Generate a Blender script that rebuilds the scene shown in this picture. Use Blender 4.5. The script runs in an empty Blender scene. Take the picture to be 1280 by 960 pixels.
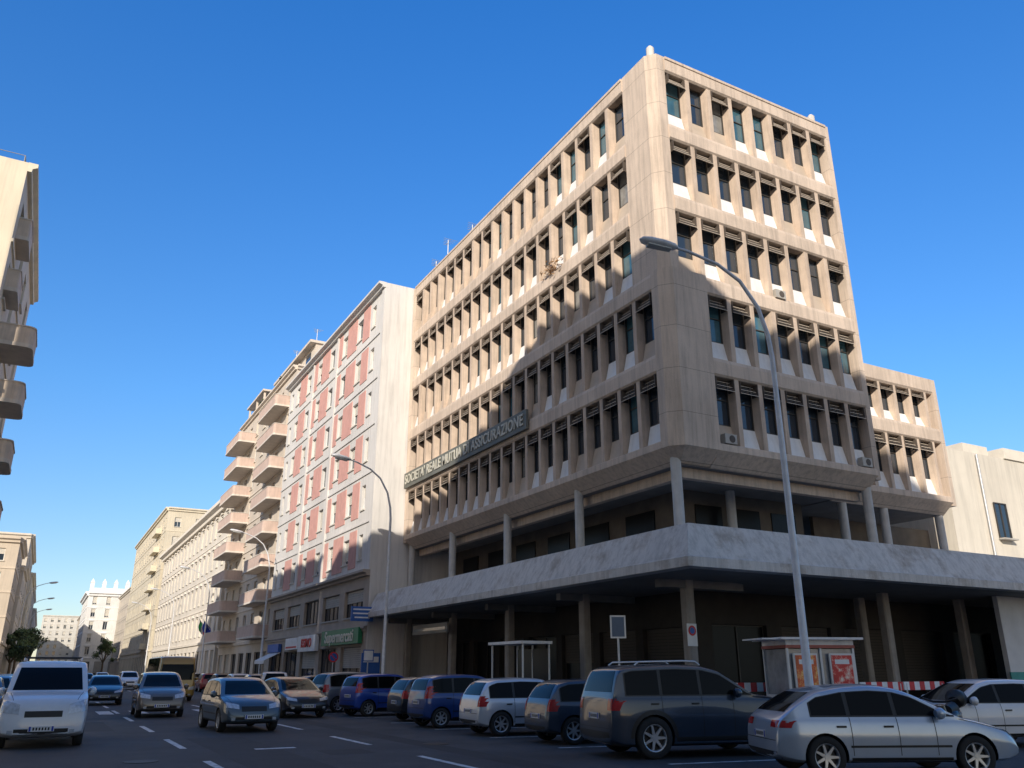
import bpy, bmesh, math, random
from math import radians, sin, cos, pi
from mathutils import Vector, Matrix
from mathutils.bvhtree import BVHTree
random.seed(7)
S = bpy.context.scene
COL = S.collection

# ------------------------------------------------------------------ materials
MATS = {}
def nn(nt, t, **kw):
    n = nt.nodes.new(t)
    for k, v in kw.items(): setattr(n, k, v)
    return n
def mat(name, col, rough=.8, metal=0., var=.12, scale=1.2, bump=.0, bscale=30, streak=0., spec=.5,
        joints=None, col2=None, patch=0., coat=0., coords='pos', fine=0., amt=1., ior=None):
    if name in MATS: return MATS[name]
    m = bpy.data.materials.new(name); m.use_nodes = True
    nt = m.node_tree; N = nt.nodes; Lk = nt.links
    b = N['Principled BSDF']
    b.inputs['Roughness'].default_value = rough
    b.inputs['Metallic'].default_value = metal
    b.inputs['Specular IOR Level'].default_value = spec
    b.inputs['Coat Weight'].default_value = coat
    b.inputs['Coat Roughness'].default_value = .04
    if ior: b.inputs['IOR'].default_value = ior
    if coords == 'pos':
        pos = nn(nt, 'ShaderNodeNewGeometry').outputs['Position']
    else:
        pos = nn(nt, 'ShaderNodeTexCoord').outputs['Object']
    rgb = nn(nt, 'ShaderNodeRGB'); rgb.outputs[0].default_value = (*col, 1); cur = rgb.outputs[0]
    def noise(sc, vec=None, det=5, rg=.6):
        n = nn(nt, 'ShaderNodeTexNoise'); n.inputs['Scale'].default_value = sc
        n.inputs['Detail'].default_value = det; n.inputs['Roughness'].default_value = rg
        Lk.new(vec or pos, n.inputs['Vector']); return n.outputs['Fac']
    def mr(v, a, b2, c, d):
        n = nn(nt, 'ShaderNodeMapRange'); Lk.new(v, n.inputs['Value'])
        for k, x in zip(('From Min', 'From Max', 'To Min', 'To Max'), (a, b2, c, d)): n.inputs[k].default_value = x
        return n.outputs['Result']
    def mult(c, f):
        n = nn(nt, 'ShaderNodeVectorMath', operation='SCALE'); Lk.new(c, n.inputs[0]); Lk.new(f, n.inputs['Scale']); return n.outputs[0]
    def mix(c1, c2, f):
        n = nn(nt, 'ShaderNodeMix', data_type='RGBA'); Lk.new(f, n.inputs[0]); Lk.new(c1, n.inputs[6])
        n.inputs[7].default_value = (*c2, 1); return n.outputs[2]
    if col2 is not None:
        cur = mix(cur, col2, mr(noise(patch or 1.5, det=8, rg=.7), .5, .64, 0, amt))
    if var: cur = mult(cur, mr(noise(scale), .3, .7, 1 - var, 1 + var))
    if fine: cur = mult(cur, mr(noise(60, det=2), .3, .7, 1 - fine, 1 + fine))
    if streak:
        mp = nn(nt, 'ShaderNodeMapping'); mp.inputs['Scale'].default_value = (5, 5, .35); Lk.new(pos, mp.inputs['Vector'])
        cur = mult(cur, mr(noise(1.0, mp.outputs[0], 6, .7), .45, .72, 1.03, 1 - streak))
    if joints:
        sp = nn(nt, 'ShaderNodeSeparateXYZ'); Lk.new(pos, sp.inputs[0])
        a = nn(nt, 'ShaderNodeMath', operation='SUBTRACT'); Lk.new(sp.outputs[2], a.inputs[0]); a.inputs[1].default_value = joints[0]
        d = nn(nt, 'ShaderNodeMath', operation='DIVIDE'); Lk.new(a.outputs[0], d.inputs[0]); d.inputs[1].default_value = joints[1]
        f = nn(nt, 'ShaderNodeMath', operation='FRACT'); Lk.new(d.outputs[0], f.inputs[0])
        l = nn(nt, 'ShaderNodeMath', operation='LESS_THAN'); Lk.new(f.outputs[0], l.inputs[0]); l.inputs[1].default_value = .014
        cur = mult(cur, mr(l.outputs[0], 0, 1, 1, .6))
    Lk.new(cur, b.inputs['Base Color'])
    if bump:
        bp = nn(nt, 'ShaderNodeBump'); bp.inputs['Strength'].default_value = bump; bp.inputs['Distance'].default_value = .02
        Lk.new(noise(bscale, det=3), bp.inputs['Height']); Lk.new(bp.outputs[0], b.inputs['Normal'])
    MATS[name] = m; return m

CONC = mat('tan_concrete', (.62, .505, .405), .9, var=.12, scale=.5, bump=.5, bscale=18, streak=.3, joints=(11.95, 1.655), fine=.07)
CONC2 = mat('fin_concrete', (.58, .46, .36), .9, var=.12, scale=1.5, bump=.5, bscale=18, streak=.3, fine=.07)
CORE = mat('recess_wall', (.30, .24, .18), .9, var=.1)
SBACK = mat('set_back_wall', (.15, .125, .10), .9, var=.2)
CANOPY = mat('weathered_white_concrete', (.62, .59, .55), .85, var=.1, scale=.8, bump=.4, streak=.3, col2=(.33, .28, .23), patch=.8, fine=.07, amt=.75)
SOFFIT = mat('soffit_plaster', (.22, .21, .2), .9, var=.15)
PILO = mat('grey_column', (.55, .54, .52), .8, var=.12, scale=2, streak=.2)
PILB = mat('grey_brown_column', (.34, .31, .28), .85, var=.15, scale=2, streak=.2)
GLASS = mat('dark_glass', (.025, .038, .055), .06, var=0, spec=1.)
SGLASS = mat('shop_glass', (.010, .011, .013), .3, var=0, spec=.2)
GLASST = mat('teal_glass', (.05, .13, .17), .08, var=.3, spec=1.)
GLASSB = mat('curtained_glass', (.22, .22, .21), .15, var=.3, scale=3)
FRAME = mat('dark_frame', (.05, .045, .04), .5, var=.1)
WFRAME = mat('white_frame', (.7, .7, .68), .5, var=.05)
WPANEL = mat('white_panel', (.78, .77, .75), .6, var=.08, streak=.12)
TPANEL = mat('tan_panel', (.5, .41, .32), .7, var=.12)
SLAT = mat('brown_slat', (.10, .08, .065), .7, var=.2)
SLATL = mat('weathered_slat', (.55, .47, .38), .7, var=.2)
ROOFM = mat('roof_membrane', (.3, .29, .28), .9)
METAL = mat('galvanised_metal', (.55, .56, .57), .45, .6, var=.1, scale=5)
LAMPW = mat('lamp_post_paint', (.66, .67, .69), .5, .1, var=.12, scale=4, streak=.15)
BLACK = mat('black_plastic', (.02, .02, .02), .5, var=.1)
RUB = mat('tyre_rubber', (.025, .025, .025), .85, var=.1, coords='obj')
ASPH = mat('asphalt', (.055, .055, .057), .75, var=.3, scale=.35, bump=.6, bscale=90, col2=(.08, .078, .076), patch=.25, fine=.3)
PAVE = mat('pavement_slabs', (.15, .145, .14), .9, var=.2, scale=.8, bump=.4, bscale=40, fine=.1)
KERB = mat('kerb_stone', (.36, .35, .33), .9, var=.2, scale=2)
PAINT = mat('road_paint', (.72, .72, .7), .7, var=.12, scale=4, col2=(.2, .2, .2), patch=3.5)
GROUND = mat('far_ground', (.12, .115, .1), .95, var=.2, scale=.05)

# ------------------------------------------------------------------ mesh builder
class MB:
    def __init__(s): s.v = []; s.f = []; s.m = []; s.mats = []; s.M = Matrix.Identity(4); s.sm = []
    def mi(s, m):
        if m not in s.mats: s.mats.append(m)
        return s.mats.index(m)
    def add(s, vs, fs, m, smooth=False):
        o = len(s.v); k = s.mi(m)
        s.v += [tuple(s.M @ Vector(p)) for p in vs]
        for f in fs: s.f.append([o + i for i in f]); s.m.append(k); s.sm.append(smooth)
    def box(s, x0, x1, y0, y1, z0, z1, m):
        vs = [(x, y, z) for z in (z0, z1) for y in (y0, y1) for x in (x0, x1)]
        s.add(vs, [(0, 2, 3, 1), (4, 5, 7, 6), (0, 1, 5, 4), (2, 6, 7, 3), (0, 4, 6, 2), (1, 3, 7, 5)], m)
    def quad(s, a, b, c, d, m): s.add([a, b, c, d], [(0, 1, 2, 3)], m)
    def prism(s, pts, z0, z1, m):
        n = len(pts)
        s.add([(x, y, z0) for x, y in pts] + [(x, y, z1) for x, y in pts],
              [tuple(range(n))[::-1], tuple(range(n, 2 * n))] + [(i, (i + 1) % n, n + (i + 1) % n, n + i) for i in range(n)], m)
    def ext(s, ring, vec, m):
        n = len(ring); V = Vector(vec); r2 = [tuple(Vector(p) + V) for p in ring]
        s.add(list(ring) + r2, [tuple(range(n))[::-1], tuple(range(n, 2 * n))] + [(i, (i + 1) % n, n + (i + 1) % n, n + i) for i in range(n)], m)
    def tube(s, path, rad, m, n=10, cap=True):
        P = [Vector(p) for p in path]; rings = []
        if not isinstance(rad, (list, tuple)): rad = [rad] * len(P)
        up = Vector((0.13, .31, 1)).normalized() if abs((P[1] - P[0]).normalized().z) < .9 else Vector((1, 0, 0))
        for i, p in enumerate(P):
            t = (P[min(i + 1, len(P) - 1)] - P[max(i - 1, 0)]).normalized()
            a = t.cross(up).normalized(); b = t.cross(a).normalized()
            rings.append([tuple(p + (a * cos(2 * pi * k / n) + b * sin(2 * pi * k / n)) * rad[i]) for k in range(n)])
        vs = [q for r in rings for q in r]
        fs = [(i * n + k, i * n + (k + 1) % n, (i + 1) * n + (k + 1) % n, (i + 1) * n + k) for i in range(len(P) - 1) for k in range(n)]
        s.add(vs, fs, m, True)
        if cap: s.add(rings[0], [tuple(range(n))], m); s.add(rings[-1], [tuple(range(n))], m)
    def mesh(s, name):
        me = bpy.data.meshes.new(name); me.from_pydata(s.v, [], s.f)
        for m in s.mats: me.materials.append(m)
        me.polygons.foreach_set('material_index', s.m); me.polygons.foreach_set('use_smooth', s.sm)
        bm = bmesh.new(); bm.from_mesh(me); bmesh.ops.recalc_face_normals(bm, faces=bm.faces); bm.to_mesh(me); bm.free()
        me.update(); return me
    def build(s, name, parent=None, loc=None, rot=0, world=True):
        o = bpy.data.objects.new(name, s.mesh(name)); COL.objects.link(o)
        if parent:
            o.parent = parent
            if loc is None: o.location = -parent.location if world else (0, 0, 0)
            else: o.location = loc
        elif loc is not None: o.location = loc
        o.rotation_euler[2] = rot
        return o
def root(name, loc, label, cat, group=None, rot=0):
    e = bpy.data.objects.new(name, None); COL.objects.link(e); e.location = loc; e.rotation_euler[2] = rot
    e.empty_display_size = .3
    e['label'] = label; e['category'] = cat
    if group: e['group'] = group
    return e
def inst(name, me, parent, wloc, rot=0):
    o = bpy.data.objects.new(name, me); COL.objects.link(o); o.parent = parent
    o.location = Vector(wloc) - parent.location; o.rotation_euler[2] = rot; return o
def struct(name, mb):
    o = mb.build(name); o['kind'] = 'structure'; return o
def text_mesh(txt, size, m, ext=.02, xs=1.0, bold=0.0, width=None):
    c = bpy.data.curves.new('lettering', 'FONT'); c.body = txt; c.size = size; c.extrude = ext; c.align_x = 'CENTER'; c.align_y = 'CENTER'
    c.offset = bold; c.space_character = 1.08
    o = bpy.data.objects.new('lettering', c); COL.objects.link(o)
    bpy.context.view_layer.update()
    me = bpy.data.meshes.new_from_object(o.evaluated_get(bpy.context.evaluated_depsgraph_get()))
    bpy.data.objects.remove(o); me.materials.clear(); me.materials.append(m)
    if width:
        x0 = min(v.co.x for v in me.vertices); x1 = max(v.co.x for v in me.vertices); xs = width / (x1 - x0)
        for v in me.vertices: v.co.x -= (x0 + x1) / 2
    for v in me.vertices: v.co.x *= xs
    return me

# ------------------------------------------------------------------ facade helper
def P(O, U, N, u, v, n): return (O[0] + U[0] * u + N[0] * n, O[1] + U[1] * u + N[1] * n, O[2] + v)
def holes_wall(mb, O, U, N, W, H, holes, m, depth=.25):
    us = sorted(set([0, W] + [h[0] for h in holes] + [h[2] for h in holes]))
    vs = sorted(set([0, H] + [h[1] for h in holes] + [h[3] for h in holes]))
    for j in range(len(vs) - 1):
        vm = (vs[j] + vs[j + 1]) / 2; start = None
        for i in range(len(us) - 1):
            um = (us[i] + us[i + 1]) / 2
            inh = any(h[0] < um < h[2] and h[1] < vm < h[3] for h in holes)
            if not inh and start is None: start = us[i]
            if start is not None and (inh or i == len(us) - 2):
                e = us[i] if inh else us[i + 1]
                mb.quad(P(O, U, N, start, vs[j], 0), P(O, U, N, e, vs[j], 0), P(O, U, N, e, vs[j + 1], 0), P(O, U, N, start, vs[j + 1], 0), m); start = None
    for (a, b, c, d) in holes:
        for (p, q) in (((a, b), (c, b)), ((c, b), (c, d)), ((c, d), (a, d)), ((a, d), (a, b))):
            mb.quad(P(O, U, N, p[0], p[1], 0), P(O, U, N, q[0], q[1], 0), P(O, U, N, q[0], q[1], -depth), P(O, U, N, p[0], p[1], -depth), m)
WM = {}
SHUT = mat('roller_blind', (.62, .58, .5), .7, var=.1)
SHUTG = mat('grey_blind', (.42, .40, .36), .7, var=.1)
SHUTD = mat('brown_blind', (.07, .06, .05), .7, var=.1)
def win_mesh(w, h, style, fr=WFRAME, blind=SHUT, mull=1, glass=GLASS):
    k = (round(w, 2), round(h, 2), style, fr.name, blind.name, mull, glass.name)
    if k in WM: return WM[k]
    mb = MB(); t = .06
    mb.quad((-w/2, .02, 0), (w/2, .02, 0), (w/2, .02, h), (-w/2, .02, h), GLASSB if style == 3 else glass)
    mb.box(-w/2, w/2, -.03, .015, 0, t, fr); mb.box(-w/2, w/2, -.03, .015, h - t, h, fr)
    mb.box(-w/2, -w/2 + t, -.028, .013, t, h - t, fr); mb.box(w/2 - t, w/2, -.028, .013, t, h - t, fr)
    for i in range(mull):
        x = -w/2 + w * (i + 1) / (mull + 1); mb.box(x - .03, x + .03, -.026, .011, t, h - t, fr)
    dd = {0: 0, 1: .45, 2: .85, 3: .2}[style] * h
    if dd:
        n = max(3, int(dd / .12)); st = dd / n
        for i in range(n):
            z = h - t - (i + 1) * st * .95
            mb.box(-w/2 + t, w/2 - t, -.05, -.035 , z + .012, z + st * .95, blind)
    mb.box(-w/2 - .06, w/2 + .06, -.30, -.01, -.08, -.002, blind)
    WM[k] = mb.mesh('window'); return WM[k]
ROT = {'-x': -pi/2, '+x': pi/2, '-y': 0}
def add_windows(rt, O, U, N, holes, face, fr=WFRAME, blind=SHUT, depth=.22, mull=1, styles=(0, 0, 1, 1, 2, 3), limit=100, glass=GLASS):
    for i, (a, b, c, d) in enumerate(holes[:limit]):
        inst('window', win_mesh(c - a, d - b, random.choice(styles), fr, blind, mull, glass), rt, P(O, U, N, (a + c)/2, b, -depth), ROT[face])
def grid_holes(cols, rows, w, h): return [(c - w/2, r, c + w/2, r + h) for r in rows for c in cols]
def cornice(mb, O, U, N, W, z, prot, hgt, m):
    pr = [(0, 0), (prot * .45, 0), (prot * .5, hgt * .35), (prot, hgt * .6), (prot, hgt), (0, hgt)]
    mb.ext([P(O, U, N, 0, z + b, a) for a, b in pr], (U[0] * W, U[1] * W, 0), m)

# ================================================================== MAIN OFFICE BUILDING
X0, Y0 = 18.16, 21.3
RX, RY = 18.76, 21.9     # core planes
XE, YE = 28.7, 46.9
FP = 3.31; OH = 2.6
ROWT = [25.2 - FP * k for k in range(5)]
TOPZ = 25.95; BOT = 8.93
main = root('office_building', (23, 34, 0), 'tall tan concrete office building with slatted window rows', 'office building')
mb = MB()
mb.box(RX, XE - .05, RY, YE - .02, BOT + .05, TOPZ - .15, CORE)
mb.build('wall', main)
mb = MB()
bh = FP - OH
prof = [(0, 0), (.56, 0), (.64, .08), (.64, bh - .14), (.60, bh), (0, bh)]
def beam_left(y0, y1, z, pf): mb.ext([(RX - a, y0, z + b) for a, b in pf], (0, y1 - y0, 0), CONC)
def beam_right(x0, x1, z, pf): mb.ext([(x0, RY - a, z + b) for a, b in pf], (x1 - x0, 0, 0), CONC)
for k in range(5):
    ly = 23.25 if k < 3 else 22.0
    rx = 18.9 if k < 3 else 20.09
    if k < 4:
        beam_left(23.25 if k < 2 else 22.01, 46.5, ROWT[k + 1], prof); beam_right(18.9 if k < 3 else 20.09, 28.45, ROWT[k + 1], prof)
    zt, zb = ROWT[k], ROWT[k] - OH
    for i in range(20):
        y = 22.0 + 1.22 * i + .06
        if y > ly + .2: mb.prism([(RX, y - .21), (RX - .59, y - .105), (RX - .59, y + .105), (RX, y + .21)], zb - .01, zt + .01, CONC2)
    for i in range(9):
        x = 18.9 + 1.19 * i
        if x < rx + .2 or i == 8: continue
        mb.prism([(x - .21, RY), (x - .105, RY - .59), (x + .105, RY - .59), (x + .21, RY)], zb - .01, zt + .01, CONC2)
tp = [(0, 0), (.56, 0), (.64, .08), (.64, .58), (.68, .6), (.68, .72), (0, .72)]
beam_left(23.25, 46.5, ROWT[0], tp); beam_right(18.9, 28.45, ROWT[0], tp)
bp = [(0, -.38), (.08, -.38), (.70, .14), (.70, .38), (.64, .42), (0, .42)]
beam_left(22.0, 46.5, BOT, bp); beam_right(20.09, 28.45, BOT, bp)
zs = ROWT[2] - OH
mb.prism([(X0, 23.25), (X0, 21.68), (18.5, Y0), (18.9, Y0), (18.9, RY), (RX + .02, RY + .01), (RX + .02, 23.25)], zs, TOPZ, CONC)
low = [(X0 - .09, 22.02), (X0 - .09, 21.62), (18.46, Y0 - .12), (20.09, Y0 - .12), (20.09, RY), (RX + .02, RY + .01), (RX + .02, 22.02)]
mb.prism(low, BOT + .14, zs, CONC)
bot_ = [(RX - .04, 22.0), (RX - .04, RY + .06), (RX + .03, RY), (20.09, RY - .02), (20.09, RY), (RX + .02, RY + .01), (RX + .02, 22.02)]
nl = len(low); mb.add([(x, y, BOT - .38) for x, y in bot_] + [(x, y, BOT + .14) for x, y in low], [(i, (i + 1) % nl, nl + (i + 1) % nl, nl + i) for i in range(nl)] + [tuple(range(nl))], CONC)
mb.prism([(X0, 46.4), (X0, YE), (RX + .05, YE), (RX + .05, 46.4)], BOT, TOPZ, CONC)
mb.prism([(28.4, Y0), (XE, Y0), (XE, RY + .1), (28.4, RY + .1)], BOT, TOPZ, CONC)
mb.box(XE - .3, XE + .02, RY, YE, BOT, TOPZ - .05, CONC)
mb.build('facade_frame', main)
mb = MB(); mb.box(RX, XE - .3, RY, YE - .3, TOPZ - .16, TOPZ - .1, ROOFM); mb.build('roof', main)
mb = MB()
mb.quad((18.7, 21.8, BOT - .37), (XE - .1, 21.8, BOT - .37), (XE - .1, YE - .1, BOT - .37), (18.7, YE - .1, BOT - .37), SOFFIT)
mb.box(19.1, 19.4, 22.2, 46.6, BOT - .75, BOT - .38, CONC2); mb.box(19.4, 28.4, 22.2, 22.5, BOT - .75, BOT - .38, CONC2)
mb.build('underside', main)
def owin(style):
    m = MB(); w = .86
    g = [GLASS, GLASS, GLASST, GLASSB][style]
    pn = [WPANEL, TPANEL, WPANEL, TPANEL][style]
    y = -.20; s = .82
    m.quad((-w/2, y, s), (w/2, y, s), (w/2, y, OH), (-w/2, y, OH), g)
    for a, b, c, d in ((-w/2, w/2, s - .02, s + .04), (-w/2, w/2, 2.54, OH), (-w/2, -w/2 + .05, s + .04, 2.54), (w/2 - .05, w/2, s + .04, 2.54)):
        m.box(a, b, y - .05, y, c, d, FRAME)
    m.box(-w/2, w/2, y - .04, y, 1.8, 1.84, FRAME)
    m.ext([(-w/2, y, s), (-w/2, y - .06, s), (-w/2, y - .24, .03), (-w/2, y, .03)], (w, 0, 0), pn)
    return m.mesh('window')
def oshade(style):
    m = MB(); w = .90
    for i in range(5):
        z = OH - .05 - i * .1
        y = -.30 - i * .065
        m.ext([(-w/2, y, z), (-w/2, y - .1, z - .05), (-w/2, y - .1, z - .075), (-w/2, y, z - .025)], (w, 0, 0), SLAT if style == 0 and i % 2 else (SLATL if not i % 2 else SLAT))
    m.box(-w/2, -w/2 + .03, -.62, -.30, OH - .5, OH - .02, SLAT); m.box(w/2 - .03, w/2, -.62, -.30, OH - .5, OH - .02, SLAT)
    return m.mesh('sunshade')
OW = [owin(i) for i in range(4)]; OS = [oshade(i) for i in range(2)]
slots = []
for k in range(5):
    for i in range(8):
        if k >= 3 and i == 0: continue
        slots.append(((18.9 + 1.19 * (i + .5), RY, ROWT[k] - OH), 0, k))
    for i in range(20):
        if k < 3 and i == 0: continue
        slots.append(((RX, 22.06 + 1.22 * (i + .5), ROWT[k] - OH), -pi/2, k))
slots.sort(key=lambda s: s[0][0]**2 + s[0][1]**2)
rest_w = MB(); rest_s = MB()
def merge(mbx, me, loc, rot):
    M = Matrix.Translation(loc) @ Matrix.Rotation(rot, 4, 'Z')
    vs = [tuple(M @ v.co) for v in me.vertices]
    for mi, m in enumerate(me.materials):
        fs = [tuple(p.vertices) for p in me.polygons if p.material_index == mi]
        mbx.add(vs, fs, m)
for i, (loc, rot, k) in enumerate(slots):
    w = OW[random.choice((0, 0, 0, 1, 2, 3) if k > 0 else (1, 1, 2, 3, 1))]
    if rot == 0 and k > 0: w = OW[random.choice((0, 0, 2, 0, 1))]
    s = OS[random.choice((0, 1))]
    sh = random.random() < (.5 if k == 0 else .93)
    if i < 100:
        inst('window', w, main, loc, rot)
        if sh: inst('sunshade', s, main, loc, rot)
    else:
        merge(rest_w, w, loc, rot)
        if sh: merge(rest_s, s, loc, rot)
o = rest_w.build('windows', main); o['kind'] = 'stuff'
o = rest_s.build('sunshades', main); o['kind'] = 'stuff'
acm = MB(); acm.box(-.28, .28, -.24, 0, 0, .36, mat('ac_casing', (.45, .42, .37), .6))
acm.tube([(.05, -.25, .18), (.05, -.242, .18)], .14, SLAT, 16)
AC = acm.mesh('air_conditioner')
for (x, z) in ((20.65, 9.38), (27.9, 9.38), (24.1, 15.95)):
    inst('air_conditioner', AC, main, (x, RY - .46, z))
mb = MB()
for p in ((18.5, 21.65), (28.0, 21.6)): mb.tube([(p[0], p[1], TOPZ - .05), (p[0], p[1], TOPZ + .5), (p[0], p[1], TOPZ + .62)], [.17, .17, .08], CANOPY, 14)
mb.build('roof_vent', main)
def antenna(par, x, y, z, h):
    m = MB(); m.tube([(x, y, z), (x, y, z + h)], .035, METAL, 6)
    for i in range(5): m.tube([(x - .5 + .08 * i, y + .2 * i - .4, z + h - .15), (x + .5 - .08 * i, y + .2 * i - .4, z + h - .15)], .015, METAL, 4)
    m.tube([(x, y - .4, z + h - .15), (x, y + .4, z + h - .15)], .02, METAL, 4)
    return m.build('antenna', par)
antenna(main, 19.5, 44.5, TOPZ - .1, 3.0); antenna(main, 19.4, 46.2, TOPZ - .1, 2.2); antenna(main, 19.6, 41, TOPZ - .1, 2.4)
wd = root('wall_plant', (18.05, 29.2, 19.25), 'dry brown weeds growing from facade ledge', 'plant')
m = MB(); rnd = random.Random(3); DRY = mat('dry_leaf', (.3, .16, .06), .9, var=.3, scale=6)
for i in range(160):
    p = Vector((rnd.gauss(0, .12), rnd.gauss(0, .4), .15 + rnd.gauss(0, .18))); a = Vector((rnd.gauss(0, 1), rnd.gauss(0, 1), rnd.gauss(0, 1))).normalized() * .12; b = a.orthogonal().normalized() * .04
    m.quad(tuple(p - a), tuple(p - b), tuple(p + a), tuple(p + b), DRY)
m.build('foliage', wd, (0, 0, 0))
CZ = 5.35
mb = MB()
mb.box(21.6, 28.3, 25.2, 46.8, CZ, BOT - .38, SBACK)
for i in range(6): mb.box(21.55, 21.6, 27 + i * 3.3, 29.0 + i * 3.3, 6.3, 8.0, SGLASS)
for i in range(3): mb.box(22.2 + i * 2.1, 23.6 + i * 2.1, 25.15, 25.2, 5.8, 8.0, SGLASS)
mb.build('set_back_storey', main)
cmesh = MB(); cmesh.tube([(0, 0, CZ - .05), (0, 0, BOT - .1)], .19, PILO, 16); CM = cmesh.mesh('column')
cgm = MB(); cgm.prism([(-.13, -.18), (.13, -.18), (.18, -.13), (.18, .13), (.13, .18), (-.13, .18), (-.18, .13), (-.18, -.13)], .12, 4.52, PILB); CG = cgm.mesh('column')
for i in range(5):
    inst('column', CM, main, (18.62, 21.95 + 6.25 * i if i < 4 else 46.5, 0)); inst('column', CG, main, (18.6, 21.8 + 6.2 * i, 0))
inst('column', CM, main, (28.4, 21.85, 0)); inst('column', CG, main, (28.5, 21.9, 0)); inst('column', CG, main, (29.6, 23.9, 0))
inst('column', CM, main, (23.6, 24.6, 0)); inst('column', CG, main, (34.0, 22.4, 0)); inst('column', CG, main, (39.0, 22.4, 0))
mb = MB()
bx0, by0, bx1, by1 = 16.0, 18.6, 47, 46.7
def ringr(x0, y0, z): return [(x0, y0, z), (bx1, y0, z), (bx1, by1, z), (x0, by1, z)]
levels = [ringr(bx0 + .5, by0 + .5, 4.52), ringr(bx0, by0, 4.52), ringr(bx0, by0, 4.80), ringr(bx0 + .08, by0 + .08, 4.84), ringr(bx0 + .62, by0 + .62, 5.9), ringr(bx0 + .9, by0 + .9, 5.9), ringr(bx0 + .9, by0 + .9, CZ)]
vs = [p for r in levels for p in r]; fs = []
for l in range(len(levels) - 1):
    for k in (0, 3): fs.append((l*4 + k, l*4 + (k+1) % 4, (l+1)*4 + (k+1) % 4, (l+1)*4 + k))
n = len(levels) - 1
fs.append((n*4, n*4+1, n*4+2, n*4+3))
mb.add(vs, fs, CANOPY)
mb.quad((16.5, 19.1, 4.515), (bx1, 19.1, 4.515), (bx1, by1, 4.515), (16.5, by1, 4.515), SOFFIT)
for i in range(5): mb.box(17.4, 21, 21.65 + 6.2 * i, 21.95 + 6.2 * i, 4.25, 4.51, SOFFIT)
mb.build('canopy', main)
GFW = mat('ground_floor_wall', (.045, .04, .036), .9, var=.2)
mb = MB()
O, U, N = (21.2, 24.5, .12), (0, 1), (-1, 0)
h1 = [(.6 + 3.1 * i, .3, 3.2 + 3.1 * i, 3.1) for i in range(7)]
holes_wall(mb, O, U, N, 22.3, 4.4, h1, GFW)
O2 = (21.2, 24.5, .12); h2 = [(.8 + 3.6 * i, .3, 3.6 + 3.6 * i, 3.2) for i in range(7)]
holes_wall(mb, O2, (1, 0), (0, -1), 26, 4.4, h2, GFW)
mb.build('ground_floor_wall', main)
add_windows(main, O, U, N, h1, '-x', FRAME, SHUTD, styles=(0, 0, 0, 1), glass=SGLASS); add_windows(main, O2, (1, 0), (0, -1), h2, '-y', FRAME, SHUTD, styles=(0, 0, 2), glass=SGLASS)

# big facade sign
SGN = mat('sign_board', (.15, .155, .135), .6, var=.2); LET = mat('sign_letters', (.55, .53, .45), .6, var=.15, scale=3)
sg = root('facade_sign', (18.1, 39, 12.6), 'long grey-green sign board with raised pale company lettering', 'sign')
mb = MB(); mb.box(17.93, 18.06, 31.4, 46.6, 12.18, 13.12, SGN)
for yy in (32, 35, 38, 40, 43, 46): mb.box(18.06, 18.3, yy - .05, yy + .05, 12.3, 13.0, METAL)
mb.build('sign_board', sg)
def put_text(par, txt, size, m, loc, face, xs=1, bold=0, ext=.02, name='lettering', width=None):
    me = text_mesh(txt, size, m, ext, xs, bold, width); o = bpy.data.objects.new(name, me); COL.objects.link(o)
    o.parent = par; o.location = Vector(loc) - par.location; o.rotation_euler = (pi/2, 0, ROT[face]); return o
put_text(sg, 'SOCIETA\' REALE MUTUA DI ASSICURAZIONE', .78, LET, (17.90, 39.0, 12.65), '-x', 1, .012, width=14.7)

# annex block
ann = root('office_annex', (33, 28, 0), 'lower two-storey tan concrete annex raised on columns', 'office building')
AX0, AX1, AY = 28.75, 36.6, 23.4
mb = MB(); mb.box(AX0, AX1 - .05, AY + .6, AY + 14, BOT + .05, 15.0, CORE); mb.build('wall', ann)
mb = MB()
def beam_a(z, pf): mb.ext([(AX0, AY + .6 - a, z + b) for a, b in pf], (AX1 - AX0 - .28, 0, 0), CONC)
beam_a(BOT, bp); beam_a(11.95, prof); beam_a(14.45, [(0, 0), (.56, 0), (.64, .1), (.64, .75), (0, .75)])
for z, hh_ in ((12.66, 1.8), (9.35, OH)):
    for i in range(7):
        x = AX0 + .25 + 1.12 * i
        mb.prism([(x - .2, AY + .6), (x - .105, AY + .02), (x + .105, AY + .02), (x + .2, AY + .6)], z - .01, z + hh_ + .01, CONC2)
mb.box(AX1 - .28, AX1, AY - .04, AY + 14, BOT, 15.2, CONC)
mb.box(AX0, AX1 - .28, AY + .6, AY + 14, 15.0, 15.1, ROOFM)
mb.box(AX0, AX1 - .3, AY + .6, AY + 14, BOT - .38, BOT - .01, SOFFIT)
mb.build('facade_frame', ann)
for z, sc_ in ((12.66, 1.8 / OH), (9.35, 1)):
    for i in range(6):
        a = inst('window', OW[random.choice((0, 1, 0))], ann, (AX0 + .25 + 1.12 * (i + .5), AY + .6, z)); a.scale[2] = sc_
        a = inst('sunshade', OS[1], ann, (AX0 + .25 + 1.12 * (i + .5), AY + .6, z)); a.scale[2] = sc_
inst('column', CM, ann, (36.2, AY + .7, 0)); inst('column', CM, ann, (32.3, AY + .7, 0)); inst('column', CM, ann, (29.6, AY + .7, 0))
mb = MB(); mb.box(31, 46, 27, 27.2, CZ, BOT - .39, SBACK); mb.build('set_back_storey', ann)

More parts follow.
